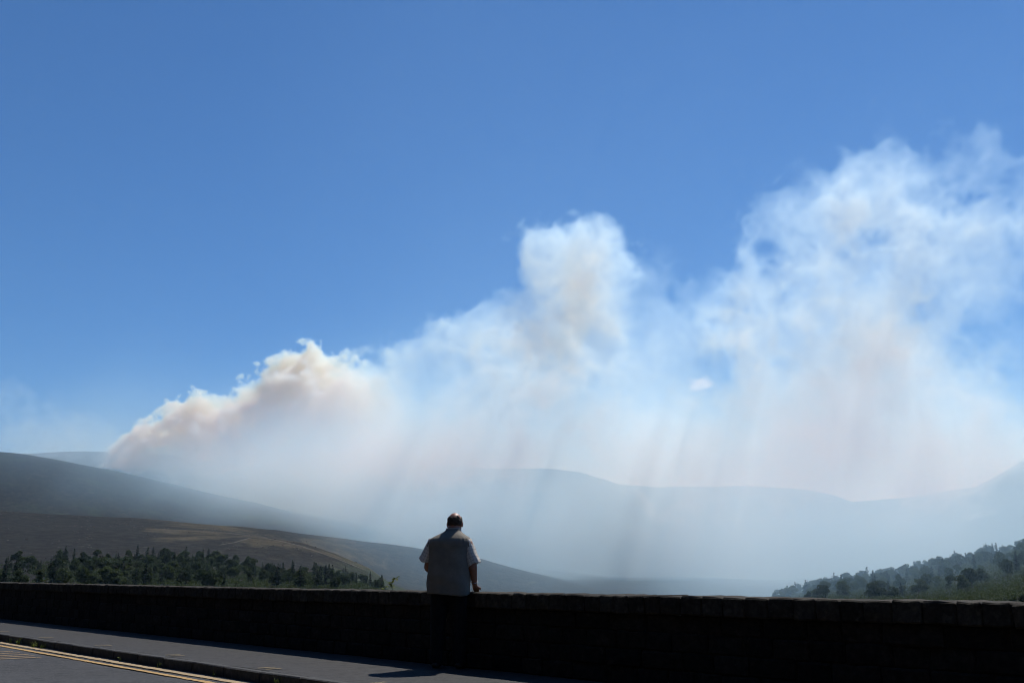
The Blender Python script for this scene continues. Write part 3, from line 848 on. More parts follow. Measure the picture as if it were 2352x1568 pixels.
def capsule(bm, p0, p1, r0, r1, seg=14):
    p0, p1 = Vector(p0), Vector(p1)
    d = p1 - p0
    L = d.length
    if L < 1e-6: d = Vector((0, 0, 1)); L = 1e-6
    q = d.to_track_quat('Z', 'Y')
    rings = []
    for t in np.linspace(-math.pi / 2, 0, 5): rings.append((r0 * math.cos(t), r0 * math.sin(t)))
    for t in np.linspace(0, math.pi / 2, 5): rings.append((r1 * math.cos(t), L + r1 * math.sin(t)))
    prev = None
    for r, h in rings:
        if r < 1e-5: ring = [bm.verts.new(p0 + q @ Vector((0, 0, h)))]
        else: ring = [bm.verts.new(p0 + q @ Vector((r * math.cos(a), r * math.sin(a), h))) for a in np.linspace(0, 2 * math.pi, seg, endpoint=False)]
        if prev:
            if len(prev) == 1:
                for j in range(seg): bm.faces.new((prev[0], ring[(j + 1) % seg], ring[j]))
            elif len(ring) == 1:
                for j in range(seg): bm.faces.new((prev[j], prev[(j + 1) % seg], ring[0]))
            else:
                for j in range(seg): bm.faces.new((prev[j], prev[(j + 1) % seg], ring[(j + 1) % seg], ring[j]))
        prev = ring

def ellipsoid(bm, c, r, rot=None):
    m = bmesh.ops.create_icosphere(bm, subdivisions=3, radius=1.0)
    for v in m['verts']:
        p = Vector((v.co.x * r[0], v.co.y * r[1], v.co.z * r[2]))
        if rot: p = rot @ p
        v.co = p + Vector(c)

def remeshed(name, bm, mat, parent, voxel, smooth=6):
    me = bm_mesh(name, bm, mat, True)
    o = link(name, me, parent)
    r = o.modifiers.new('remesh', 'REMESH'); r.mode = 'VOXEL'; r.voxel_size = voxel; r.use_smooth_shade = True
    s_ = o.modifiers.new('smooth', 'SMOOTH'); s_.factor = 0.5; s_.iterations = smooth
    return o

SKIN = surf('skin', [(0.35, (0.26, 0.125, 0.085)), (0.65, (0.34, 0.17, 0.115))], 30, 4, 0.5, 0.15, 200, 0.001, 0.4)
VEST = surf('gilet_cotton', [(0.35, (0.165, 0.148, 0.120)), (0.65, (0.205, 0.184, 0.150))], 9, 6, 0.9, 0.5, 14, 0.012, 0.2)
DENIM = surf('dark_trousers', [(0.35, (0.007, 0.007, 0.008)), (0.65, (0.013, 0.013, 0.014))], 20, 5, 0.9, 0.4, 60, 0.003, 0.2)
SHOE = surf('shoe_leather', [(0.35, (0.012, 0.010, 0.009)), (0.65, (0.03, 0.025, 0.02))], 20, 4, 0.5, 0.2)
HAIR = surf('short_grey_brown_hair', [(0.3, (0.022, 0.014, 0.010)), (0.7, (0.070, 0.048, 0.036))], 70, 5, 0.8, 0.7, 160, 0.004, 0.3, stretch=(1, 1, 0.35))
METAL = surf('steel', [(0.3, (0.5, 0.5, 0.5)), (0.7, (0.65, 0.65, 0.65))], 20, 2, 0.25, 0.0)
METAL.node_tree.nodes['Principled BSDF'].inputs['Metallic'].default_value = 1.0

def shirt_material():
    m, nt, b = new_mat('checked_shirt')
    tc = N(nt, 'ShaderNodeTexCoord')
    sp = N(nt, 'ShaderNodeSeparateXYZ'); nt.links.new(tc.outputs['UV'], sp.inputs[0])
    masks = []
    for ax in (0, 1):
        mo = N(nt, 'ShaderNodeMath', operation='FRACT')
        nt.links.new(sp.outputs[ax], mo.inputs[0])
        lt = N(nt, 'ShaderNodeMath', operation='LESS_THAN'); lt.inputs[1].default_value = 0.13
        nt.links.new(mo.outputs[0], lt.inputs[0]); masks.append(lt.outputs[0])
    mxm = N(nt, 'ShaderNodeMath', operation='MAXIMUM')
    nt.links.new(masks[0], mxm.inputs[0]); nt.links.new(masks[1], mxm.inputs[1])
    mx = N(nt, 'ShaderNodeMix', data_type='RGBA')
    nt.links.new(mxm.outputs[0], mx.inputs['Factor'])
    mx.inputs[6].default_value = (0.62, 0.57, 0.50, 1); mx.inputs[7].default_value = (0.36, 0.31, 0.27, 1)
    nt.links.new(mx.outputs[2], b.inputs['Base Color'])
    b.inputs['Roughness'].default_value = 0.9
    b.inputs['Specular IOR Level'].default_value = 0.2
    n = noise_node(nt, 22, 4, 0.6, tc.outputs['Object'])
    bp = N(nt, 'ShaderNodeBump'); bp.inputs['Strength'].default_value = 0.5; bp.inputs['Distance'].default_value = 0.012
    nt.links.new(n.outputs['Fac'], bp.inputs['Height']); nt.links.new(bp.outputs[0], b.inputs['Normal'])
    return m
SHIRT = shirt_material()

MAN_X, MAN_Y, MAN_RZ = -0.755, 12.30, math.radians(-10)
man = tag(empty('person', (MAN_X, MAN_Y, 0.0), MAN_RZ), 'heavy-set balding man in grey gilet and checked shirt leaning on the wall, back turned', 'person')

# body: one continuous surface
bm = bmesh.new()
HC = (0.042, 0.085, 1.692)
ellipsoid(bm, (HC[0], HC[1] - 0.004, HC[2] + 0.018), (0.088, 0.104, 0.104))         # skull
ellipsoid(bm, (HC[0], HC[1] + 0.030, HC[2] - 0.055), (0.076, 0.072, 0.076))         # jaw
ellipsoid(bm, (HC[0], HC[1] + 0.10, HC[2] - 0.018), (0.014, 0.024, 0.026))          # nose
ellipsoid(bm, (HC[0], HC[1] + 0.083, HC[2] - 0.062), (0.027, 0.014, 0.010))         # lips
ellipsoid(bm, (HC[0], HC[1] + 0.082, HC[2] + 0.022), (0.05, 0.016, 0.010))          # brow
for sx in (-1, 1):
    ellipsoid(bm, (HC[0] + sx * 0.092, HC[1] - 0.002, HC[2] - 0.020), (0.012, 0.024, 0.036))   # ears
capsule(bm, (0.02, 0.03, 1.50), (0.036, 0.062, 1.63), 0.080, 0.078)                 # thick neck
capsule(bm, (-0.11, 0.02, 1.43), (0.12, 0.02, 1.43), 0.078, 0.078)
capsule(bm, (0, 0.02, 1.32), (0, 0.02, 1.12), 0.125, 0.14)
capsule(bm, (0, 0.02, 1.12), (0, 0.01, 0.94), 0.14, 0.12)
for sx in (-1, 1):
    capsule(bm, (sx * 0.10, 0.0, 0.88), (sx * 0.125, 0.01, 0.50), 0.105, 0.072)
    capsule(bm, (sx * 0.125, 0.01, 0.50), (sx * 0.135, -0.02, 0.10), 0.064, 0.045)
    capsule(bm, (sx * 0.135, -0.03, 0.06), (sx * 0.15, 0.13, 0.05), 0.04, 0.035)
# left arm, bent, forearm on the coping
capsule(bm, (-0.215, 0.01, 1.43), (-0.268, 0.04, 1.165), 0.066, 0.056)
capsule(bm, (-0.268, 0.04, 1.165), (-0.150, 0.31, 0.985), 0.056, 0.036)
# right arm, straight, hand on the coping
capsule(bm, (0.225, 0.0, 1.43), (0.288, 0.0, 1.16), 0.066, 0.056)
capsule(bm, (0.288, 0.0, 1.16), (0.292, 0.10, 0.965), 0.054, 0.033)
def hand(bm, wrist, direction, side, curl=0.5, up=(0, 0, 1)):
    """Palm, four jointed fingers and a thumb from the wrist along direction."""
    w = Vector(wrist); d = Vector(direction).normalized(); upv = Vector(up)
    sv = d.cross(upv).normalized() * side
    nv = sv.cross(d).normalized()
    if nv.z > 0: nv = -nv
    for k in range(4):
        off = sv * (-0.030 + 0.020 * k)
        capsule(bm, w + off * 0.6, w + d * 0.075 + off, 0.017, 0.014, 10)
        base = w + d * 0.078 + off
        ln = (0.036, 0.044, 0.040, 0.030)[k]
        a = base; dd = d.copy()
        for j, sc in enumerate((1.0, 0.72, 0.55)):
            ang = curl * (0.5 + 0.5 * j)
            dd = (dd * math.cos(ang) + nv * math.sin(ang)).normalized()
            b2 = a + dd * ln * sc
            capsule(bm, a, b2, 0.0100 - 0.001 * j, 0.0092 - 0.001 * j, 8)
            a = b2
    t0 = w + d * 0.022 - sv * 0.032
    t1 = t0 + (d * 0.7 - sv * 0.8).normalized() * 0.036
    t2 = t1 + (d * 0.95 - sv * 0.15 + nv * 0.3).normalized() * 0.030
    capsule(bm, t0, t1, 0.015, 0.0115, 8); capsule(bm, t1, t2, 0.0115, 0.009, 8)
hand(bm, (-0.140, 0.335, 0.965), (0.35, 0.80, -0.45), 1, 0.45)
hand(bm, (0.292, 0.115, 0.945), (0.05, 0.80, -0.55), -1, 0.6)
body = remeshed('body', bm, SKIN, man, 0.0075, 4)

# hair: a short fringe round the sides and back, bald on the crown
bm = bmesh.new()
bmesh.ops.create_icosphere(bm, subdivisions=5, radius=1.0)
kill = []
rh = random.Random(5)
for v in bm.verts:
    d = v.co.normalized()
    crown = d.z > 0.50 + 0.10 * math.sin(5 * math.atan2(d.y, d.x)) + rh.uniform(-0.05, 0.05) - 0.25 * max(d.y, 0)
    face = d.y > 0.42 or (d.y > 0.05 and d.z < -0.05)
    low = d.z < -0.50 + 0.1 * max(d.y, 0)
    if crown or face or low: kill.append(v)
    k = 1.055 + 0.03 * math.sin(9 * d.x + 4 * d.z) * math.cos(11 * d.z) + rh.uniform(-0.012, 0.012)
    v.co = Vector((d.x * 0.088 * k + HC[0], d.y * 0.104 * k + HC[1] - 0.004, d.z * 0.104 * k + HC[2] + 0.018))
bmesh.ops.delete(bm, geom=kill, context='VERTS')
ho = link('hair', bm_mesh('hair', bm, HAIR, True), man)
so = ho.modifiers.new('thickness', 'SOLIDIFY'); so.thickness = 0.008; so.offset = -1

# glasses
bm = bmesh.new()
for sx in (-1, 1):
    capsule(bm, (HC[0] + sx * 0.080, HC[1] + 0.105, HC[2] + 0.004), (HC[0] + sx * 0.094, HC[1] + 0.005, HC[2] + 0.010), 0.0025, 0.0028, 6)
    for a in np.linspace(0, 2 * math.pi, 14, endpoint=False):
        b_ = a + 2 * math.pi / 14
        f = lambda t: (HC[0] + sx * 0.036 + 0.027 * math.cos(t), HC[1] + 0.108, HC[2] + 0.002 + 0.020 * math.sin(t))
        capsule(bm, f(a), f(b_), 0.0016, 0.0016, 5)
capsule(bm, (HC[0] - 0.010, HC[1] + 0.112, HC[2] + 0.006), (HC[0] + 0.010, HC[1] + 0.112, HC[2] + 0.006), 0.0016, 0.0016, 5)
link('glasses', bm_mesh('glasses', bm, METAL, True), man)

# trousers and shoes
bm = bmesh.new()
ellipsoid(bm, (0, 0.0, 0.90), (0.215, 0.165, 0.13))
for sx in (-1, 1):
    capsule(bm, (sx * 0.105, 0.0, 0.84), (sx * 0.128, 0.008, 0.48), 0.122, 0.094)
    capsule(bm, (sx * 0.128, 0.008, 0.48), (sx * 0.138, -0.02, 0.09), 0.092, 0.082)
remeshed('trousers', bm, DENIM, man, 0.016, 4)
for sx in (-1, 1):
    bm = bmesh.new()
    capsule(bm, (sx * 0.138, -0.06, 0.045), (sx * 0.155, 0.15, 0.042), 0.046, 0.042)
    ellipsoid(bm, (sx * 0.138, -0.03, 0.07), (0.046, 0.055, 0.06))
    for v in bm.verts: v.co.z = max(v.co.z, 0.004)
    remeshed('shoe', bm, SHOE, man, 0.012, 3)

# gilet: wrinkled shell of elliptical sections, hem dipping at the right
rv_ = np.random.RandomState(4)
SECT = [  # height, half width, half depth, x shift, y shift
    (0.845, 0.252, 0.185, -0.006, 0.0), (0.90, 0.257, 0.192, -0.006, 0.005), (0.98, 0.262, 0.198, -0.008, 0.008), (1.06, 0.262, 0.200, -0.008, 0.01),
    (1.14, 0.256, 0.196, -0.006, 0.01), (1.22, 0.250, 0.190, -0.004, 0.008), (1.30, 0.247, 0.182, -0.002, 0.006), (1.37, 0.249, 0.174, 0.0, 0.008),
    (1.425, 0.254, 0.178, 0.002, 0.010), (1.465, 0.255, 0.175, 0.004, 0.014), (1.500, 0.243, 0.164, 0.006, 0.022), (1.530, 0.200, 0.148, 0.010, 0.034),
    (1.560, 0.142, 0.128, 0.018, 0.046), (1.582, 0.108, 0.108, 0.024, 0.052), (1.605, 0.091, 0.092, 0.028, 0.058), (1.615, 0.092, 0.092, 0.029, 0.058)]
hs = np.array([q[0] for q in SECT])
rings = []
NA = 72
zz = np.concatenate([np.linspace(0.845, 1.40, 34), np.linspace(1.412, 1.615, 22)])
ang = np.linspace(0, 2 * np.pi, NA, endpoint=False)
ce, se = np.cos(ang), np.sin(ang)
ex = 2.0 / 2.5
for z in zz:
    hw, hd, xs_, ys_ = [np.interp(z, hs, [q[k] for q in SECT]) for k in (1, 2, 3, 4)]
    wr = 0.007 * fbm2(ang * 2.2 + 3, np.full(NA, z * 7), 1.0, 3, 91) + 0.006 * np.sin(3 * ang + z * 18) * np.exp(-((z - 1.0) / 0.12)**2)
    wr = wr + 0.007 * np.sin(26 * ang + 1.5) * np.exp(-((z - 1.47) / 0.04)**2) * (np.abs(ce) > 0.5)
    x = np.sign(ce) * np.abs(ce)**ex * (hw + wr) + xs_
    y = np.sign(se) * np.abs(se)**ex * (hd + wr) + ys_
    zr = np.full(NA, z)
    if z < 0.93: zr = zr - (0.93 - z) / 0.085 * (0.030 * np.clip(ce + 0.3, 0, 1) * np.clip(-se + 0.3, 0, 1) - 0.008)
    rings.append(np.stack([x, y, zr], -1))
v, f = lathe_rings(rings)
vo = link('gilet', np_mesh('gilet', v, f, VEST, True), man)
so = vo.modifiers.new('thickness', 'SOLIDIFY'); so.thickness = 0.006; so.offset = -1
# piping round the armholes, standing off the shoulder
for sx in (-1, 1):
    bm = bmesh.new()
    pts = []
    for a in np.linspace(0.05 * math.pi, 0.95 * math.pi, 18):
        pts.append((sx * (0.256 - 0.012 * math.sin(a)), 0.015 + 0.094 * math.cos(a), 1.395 + 0.094 * math.sin(a)))
    for a, b_ in zip(pts[:-1], pts[1:]): capsule(bm, a, b_, 0.007, 0.007, 6)
    link('armhole_edge', bm_mesh('armhole_edge', bm, VEST, True), vo)

# shirt: two loose sleeves and the collar
def sleeve(p0, p1, r0, r1, seed, flat=0.96):
    bm = bmesh.new()
    uvl = bm.loops.layers.uv.new('UVMap')
    p0, p1 = Vector(p0), Vector(p1)
    d = (p1 - p0); q = d.to_track_quat('Z', 'Y')
    n, k = 28, 14
    grid = []
    for j in range(k):
        t = j / (k - 1)
        row = []
        for i_ in range(n):
            a = 2 * math.pi * i_ / n
            r = (r0 + (r1 - r0) * t**1.2) * (1 + 0.05 * math.sin(4 * a + seed + 2 * t) * t + 0.035 * math.sin(9 * a + seed * 2 + 3 * t) + 0.02 * math.sin(13 * t + 2 * a))
            row.append(bm.verts.new(p0 + d * t + q @ Vector((r * math.cos(a), r * flat * math.sin(a), 0.010 * math.sin(3 * a + seed) * t))))
        grid.append(row)
    for j in range(k - 1):
        for i_ in range(n):
            fc = bm.faces.new((grid[j][i_], grid[j][(i_ + 1) % n], grid[j + 1][(i_ + 1) % n], grid[j + 1][i_]))
            for lp, (uu, vv) in zip(fc.loops, ((i_, j), (i_ + 1, j), (i_ + 1, j + 1), (i_, j + 1))):
                lp[uvl].uv = (uu * 16.0 / n, vv * 7.0 / (k - 1))
    o = link('sleeve', bm_mesh('sleeve', bm, SHIRT, True), sh)
    so = o.modifiers.new('thickness', 'SOLIDIFY'); so.thickness = 0.003; so.offset = 0
bm = bmesh.new()
prev = None
for t in np.linspace(0, 1, 25):
    a = -1.35 + t * (2 * math.pi - 0.4) + 3.14
    row = [bm.verts.new((0.032 + (0.086 + k * 0.004) * math.cos(a), 0.058 + (0.084 + k * 0.004) * math.sin(a), zc)) for k, zc in ((0, 1.580), (0, 1.626), (1.5, 1.624), (3, 1.596))]
    if prev:
        for k in range(3): bm.faces.new((prev[k], row[k], row[k + 1], prev[k + 1]))
    prev = row
sh = link('shirt', None, man)
link('collar', bm_mesh('collar', bm, SHIRT, True), sh)
sleeve((-0.190, 0.010, 1.475), (-0.296, 0.030, 1.228), 0.078, 0.092, 1.0)
sleeve((0.195, 0.010, 1.475), (0.300, 0.012, 1.190), 0.078, 0.092, 2.3)

# wrist band
bm = bmesh.new()
c0, ax = Vector((0.2918, 0.088, 0.992)), Vector((0.004, 0.10, -0.195)).normalized()
q = ax.to_track_quat('Z', 'Y')
for k in range(20):
    a, b_ = 2 * math.pi * k / 20, 2 * math.pi * (k + 1) / 20
    capsule(bm, c0 + q @ Vector((0.039 * math.cos(a), 0.039 * math.sin(a), 0)), c0 + q @ Vector((0.039 * math.cos(b_), 0.039 * math.sin(b_), 0)), 0.0045, 0.0045, 6)
link('wrist_band', bm_mesh('wrist_band', bm, METAL, True), man)

# pale smear seen between his legs
def on_wall(px, py, n=WALL_N):
    x, y, d = ray(px, py)
    t = n / (x * NV[0] + y * NV[1])
    return np.array([x * t, y * t, EYE + d * t])
c = on_wall(1020.5, 1417)
bm = bmesh.new()
vs = []
for k, (du, dz, dn) in enumerate([(0.0, 0.075, 0), (0.010, 0.045, 0), (0.013, 0.0, 0), (0.012, -0.05, 0), (0.004, -0.075, 0), (-0.008, -0.06, 0), (-0.006, 0.0, 0), (-0.004, 0.05, 0)]):
    p = c + np.array([U[0], U[1], 0]) * du + np.array([0, 0, dz])
    for lay in (0, 1):
        qv = p - np.array([NV[0], NV[1], 0]) * (0.004 + 0.008 * lay)
        vs.append(bm.verts.new(qv))
fr, bk = vs[1::2], vs[0::2]
bm.faces.new(fr); bm.faces.new(bk[::-1])
for k in range(8): bm.faces.new((fr[k], bk[k], bk[(k + 1) % 8], fr[(k + 1) % 8]))
bmesh.ops.recalc_face_normals(bm, faces=bm.faces[:])
ps = link('pale_smear', bm_mesh('pale_smear', bm, PALE), wall)
tag(ps, 'small pale smear on the dark wall facing')

# ------------------------------------------------------------------ woods
def leaf_material(name, dark, light):
    m, nt, b = new_mat(name)
    oi = N(nt, 'ShaderNodeObjectInfo'); geo = N(nt, 'ShaderNodeNewGeometry')
    n = noise_node(nt, 0.9, 3, 0.6, geo.outputs['Position'])
    ad = N(nt, 'ShaderNodeMath', operation='MULTIPLY_ADD')
    nt.links.new(oi.outputs['Random'], ad.inputs[0]); ad.inputs[1].default_value = 0.7
    sb = N(nt, 'ShaderNodeMath', operation='SUBTRACT'); nt.links.new(n.outputs['Fac'], sb.inputs[0]); sb.inputs[1].default_value = 0.35
    nt.links.new(sb.outputs[0], ad.inputs[2])
    r = ramp(nt, [(0.1, dark), (0.9, light)], ad.outputs[0])
    nt.links.new(r.outputs[0], b.inputs['Base Color'])
    b.inputs['Roughness'].default_value = 0.8
    b.inputs['Specular IOR Level'].default_value = 0.2
    tr = N(nt, 'ShaderNodeBsdfTranslucent'); nt.links.new(r.outputs[0], tr.inputs['Color'])
    ms = N(nt, 'ShaderNodeMixShader'); ms.inputs[0].default_value = 0.4
    out = nt.nodes['Material Output']
    nt.links.new(b.outputs[0], ms.inputs[1]); nt.links.new(tr.outputs[0], ms.inputs[2])
    nt.links.new(ms.outputs[0], out.inputs['Surface'])
    return m
BROAD = leaf_material('broadleaf_foliage', (0.018, 0.030, 0.011), (0.062, 0.082, 0.029))
FIR = leaf_material('conifer_foliage', (0.010, 0.020, 0.011), (0.028, 0.044, 0.020))
BARK = surf('bark', [(0.3, (0.03, 0.024, 0.018)), (0.7, (0.07, 0.058, 0.045))], 3, 4, 0.95, 0.4)

def leaf_quads(P, size, rs, flat=0.0):
    """Leaf clumps: one bent quad at each point of P."""
    n = len(P)
    a = rs.standard_normal((n, 3)); a /= np.linalg.norm(a, axis=1, keepdims=True)
    b = rs.standard_normal((n, 3)); b -= (a * b).sum(1, keepdims=True) * a
    b /= np.linalg.norm(b, axis=1, keepdims=True)
    c = np.cross(a, b)
    s = (size * rs.uniform(0.6, 1.4, n))[:, None]
    bend = c * s * rs.uniform(-0.5, 0.5, (n, 1))
    V_ = np.stack([P - a * s, P - b * s * 0.7 + bend, P + a * s * 1.1, P + b * s * 0.7 + bend], 1).reshape(-1, 3)
    F_ = np.arange(4 * n).reshape(n, 4)
    return V_, F_

def trunk_mesh(name, h, r, seed):
    bm = bmesh.new()
    rs = random.Random(seed)
    p = Vector((0, 0, -0.6)); top = Vector((rs.uniform(-.3, .3), rs.uniform(-.3, .3), h))
    capsule(bm, p, top, r, r * 0.25, 7)
    for k in range(5):
        z = h * rs.uniform(0.35, 0.8); a = rs.uniform(0, 6.28); L = h * rs.uniform(0.18, 0.3)
        b0 = p + (top - p) * (z / h)
        capsule(bm, b0, b0 + Vector((math.cos(a) * L, math.sin(a) * L, L * 0.7)), r * 0.35, r * 0.1, 5)
    return bm_mesh(name, bm, BARK, True)

def broad_proto(seed):
    """A broadleaf tree about 10 m tall: several uneven lobes of leaf clumps."""
    rs = np.random.RandomState(seed)
    lobes = []
    W = rs.uniform(2.6, 3.8)
    for k in range(rs.randint(7, 11)):
        a = rs.uniform(0, 6.28); d = W * math.sqrt(rs.uniform(0, 0.75)); z = rs.uniform(3.2, 8.2)
        d *= 1.0 - 0.55 * max(0, (z - 5.5) / 3.5)
        lobes.append((d * math.cos(a), d * math.sin(a), z, rs.uniform(1.1, 2.0)))
    lobes.append((0, 0, 8.4, 1.4))
    P = []
    for x, y, z, r in lobes:
        n = int(34 * r * r)
        d = rs.standard_normal((n, 3)); d /= np.linalg.norm(d, axis=1, keepdims=True)
        P.append(np.array([x, y, z]) + d * r * rs.uniform(0.55, 1.08, (n, 1))**0.6 * np.array([1, 1, 0.85]))
    P = np.concatenate(P)
    P = P[rs.uniform(0, 1, len(P)) < 0.9]
    v, f = leaf_quads(P, 0.46, rs)
    return np_mesh('crown', v, f, BROAD, False), trunk_mesh('trunk', 6.5, 0.28, seed)

def fir_proto(seed):
    """A conifer about 12 m tall: whorls of drooping boughs, ragged tip."""
    rs = np.random.RandomState(seed)
    P = []
    H = 12.0; W = rs.uniform(1.7, 2.5)
    z = 1.6
    while z < H - 0.2:
        t = (z - 1.6) / (H - 1.6)
        R = W * (1 - t)**0.85 * rs.uniform(0.75, 1.15) + 0.12
        nb = max(int(4 + 8 * (1 - t)), 3)
        for k in range(nb):
            a = rs.uniform(0, 6.28); L = R * rs.uniform(0.6, 1.15)
            m = max(int(L / 0.45), 1)
            for j in range(m):
                q = (j + 0.7) / m
                P.append((L * q * math.cos(a), L * q * math.sin(a), z - 0.30 * L * q * q + rs.uniform(-.12, .12)))
        z += rs.uniform(0.45, 0.75)
    P.append((0, 0, H)); P.append((0, 0, H - 0.3))
    v, f = leaf_quads(np.array(P), 0.38, rs)
    v[:, 2] = v[:, 2]
    return np_mesh('crown', v, f, FIR, False), trunk_mesh('trunk', 11.2, 0.22, seed)

BP = [broad_proto(300 + i) for i in range(6)]
FP = [fir_proto(400 + i) for i in range(5)]

def plant_tree(name, protos, x, y, z, h, base_h, rs, label, cat, group=None, wide=1.0):
    cm, tm = protos[rs.randint(len(protos))]
    o = empty(name, (x, y, z), rs.uniform(0, 6.28))
    k = h / base_h
    o.scale = (k * wide, k * wide, k)
    tag(o, label, cat, group)
    link('crown', cm, o); link('trunk', tm, o)
    return o

def scatter(n_want, x0, x1, r0, r1, accept, seed, gap):
    """Random ground points in view whose picture position passes accept(px, py)."""
    rs = np.random.RandomState(seed)
    a0, a1 = azel(x0, 1330)[0], azel(x1, 1330)[0]
    n = n_want * 60
    az, r = rs.uniform(a0, a1, n), np.sqrt(rs.uniform(r0 * r0, r1 * r1, n))
    X, Y = r * np.sin(az), r * np.cos(az)
    Z = land(X, Y)
    px, py = project(X, Y, Z)
    ok = accept(px, py, r)
    out = []
    for i in np.nonzero(ok)[0]:
        if all((X[i] - p[0])**2 + (Y[i] - p[1])**2 > gap * gap for p in out):
            out.append((X[i], Y[i], Z[i], px[i], py[i]))
            if len(out) >= n_want: break
    return out

rt = np.random.RandomState(21)
def left_ok(px, py, r):
    top = np.interp(px, [-60, 0, 120, 200, 480, 560, 640, 760, 880, 960], [1302, 1300, 1292, 1284, 1281, 1300, 1312, 1319, 1343, 1356])
    thin = rt.uniform(0, 1, len(px)) < np.interp(px, [0, 130, 220, 600, 900], [0.55, 0.7, 1.0, 1.0, 0.8])
    return (py > top) & (py < 1357) & thin
for (x, y, z, px, py) in scatter(250, -40, 960, 380, 900, left_ok, 31, 5.0):
    edge = py < np.interp(px, [0, 480, 900], [1305, 1296, 1352])
    if rt.uniform() < (0.62 if edge else 0.40):
        plant_tree('conifer_tree', FP, x, y, z, rt.uniform(4.5, 11.5), 12.0, rt, 'dark pointed conifer in the plantation on the lower left hillside', 'tree', 'conifers of the left hillside wood', rt.uniform(1.2, 1.75))
    else:
        plant_tree('broadleaf_tree', BP, x, y, z, rt.uniform(5.5, 9.0), 9.8, rt, 'rounded green broadleaf tree in the wood on the lower left hillside', 'tree', 'broadleaf trees of the left hillside wood', rt.uniform(1.1, 1.4))
def right_ok(px, py, r):
    return (py < 1405) & (px > 1775) & (py > 1255) & ((px > 1850) | (r > 700))
for (x, y, z, px, py) in scatter(215, 1780, 2380, 500, 880, right_ok, 33, 5.0):
    if rt.uniform() < 0.25:
        plant_tree('conifer_tree', FP, x, y, z, rt.uniform(7.0, 11.5), 12.0, rt, 'ragged hazy conifer among the trees of the right-hand slope', 'tree', 'conifers of the right-hand wood', rt.uniform(1.3, 1.9))
    else:
        plant_tree('broadleaf_tree', BP, x, y, z, rt.uniform(6.0, 10.0), 9.8, rt, 'rounded hazy blue-green tree in the wood on the right-hand slope', 'tree', 'broadleaf trees of the right-hand wood', rt.uniform(0.95, 1.35))
for px, r, h in ((2322, 1010, 17.0), (2340, 1000, 14.0)):
    a = azel(px, 1300)[0]
    x, y = r * math.sin(a), r * math.cos(a)
    plant_tree('broadleaf_tree', BP, x, y, float(land(x, y)), h, 9.8, rt,
               'pale hazy tree rising above the right-hand wood at the frame edge' if h > 15 else 'smaller pale hazy tree just right of the tree above the right-hand wood', 'tree')
def build_scrub(name, n, x0, x1, r0, r1, accept, seed, label, hmax):
    rs = np.random.RandomState(seed)
    a0, a1 = azel(x0, 1330)[0], azel(x1, 1330)[0]
    az, r = rs.uniform(a0, a1, n), np.sqrt(rs.uniform(r0 * r0, r1 * r1, n))
    X, Y = r * np.sin(az), r * np.cos(az)
    Z = land(X, Y)
    px, py = project(X, Y, Z)
    ok = accept(px, py, r)
    X, Y, Z = X[ok], Y[ok], Z[ok]
    P = []
    for k in range(26):
        d = rs.standard_normal((len(X), 3)) * np.array([0.9, 0.9, 0.5]) * (hmax / 3.0)
        P.append(np.stack([X, Y, Z + hmax * 0.4], -1) + d)
    v, f = leaf_quads(np.concatenate(P), 0.34, rs)
    return tag(link(name, np_mesh(name, v, f, BROAD, False)), label, 'undergrowth', kind='stuff')
build_scrub('undergrowth', 5200, -40, 960, 380, 900, left_ok, 35, 'low scrub between the trees of the left hillside wood', 2.6)
build_scrub('undergrowth', 4600, 1780, 2400, 380, 880, right_ok, 36, 'low scrub filling the wood on the right-hand slope', 4.0)
# hedge bushes at the field edge, lower right
for k, (px, r, py) in enumerate(((2288, 322, 1381), (2308, 328, 1375), (2330, 325, 1368), (2352, 330, 1362))):
    a, sl = azel(px, py)
    x, y = r * math.sin(a), r * math.cos(a)
    zg = float(land(x, y)) - 0.4
    o = plant_tree('bush', BP, x, y, zg, max(EYE + r * sl - zg, 1.5), 9.8, rt,
                   ['lowest dark bush at the left end of the hedge, lower right', 'second dark bush of the hedge, lower right', 'third dark bush of the hedge, near the right frame edge', 'tallest dark bush of the hedge, cut by the right frame edge'][k], 'bush', 'hedge bushes by the field', 1.25)

# boulders strewn over the moor
def build_boulders():
    rs = np.random.RandomState(77)
    n = 2600
    az = rs.uniform(azel(-40, 1200)[0], azel(900, 1200)[0], n)
    r = np.concatenate([rs.uniform(620, 1500, 1300), rs.uniform(1900, 2450, 1300)])
    keep = fbm2(az * 60, r / 90, 1.0, 3, 5) > 0.02
    az, r = az[keep], r[keep]
    X, Y = r * np.sin(az), r * np.cos(az)
    Z = land(X, Y)
    base = np.array([(1, 0, 0), (-1, 0, 0), (0, 1, 0), (0, -1, 0), (0, 0, 1), (0, 0, -1)], float)
    tri = np.array([(0, 2, 4), (2, 1, 4), (1, 3, 4), (3, 0, 4), (2, 0, 5), (1, 2, 5), (3, 1, 5), (0, 3, 5)])
    sz = rs.uniform(0.35, 1.0, (len(X), 1, 1)) * rs.uniform(0.7, 1.3, (len(X), 6, 1)) * np.array([1.3, 1.0, 0.8])
    V_ = base[None] * sz + np.stack([X, Y, Z + 0.15], -1)[:, None]
    F_ = tri[None] + 6 * np.arange(len(X))[:, None, None]
    me = np_mesh('boulders', V_.reshape(-1, 3), F_.reshape(-1, 3), BOULDER, False)
    return tag(link('boulders', me), 'pale boulders and scree strewn over the moor slopes', 'rocks', kind='stuff')
BOULDER = surf('boulder_gritstone', [(0.35, (0.05, 0.044, 0.04)), (0.65, (0.13, 0.115, 0.10))], 0.5, 3, 0.95, 0.0)
build_boulders()

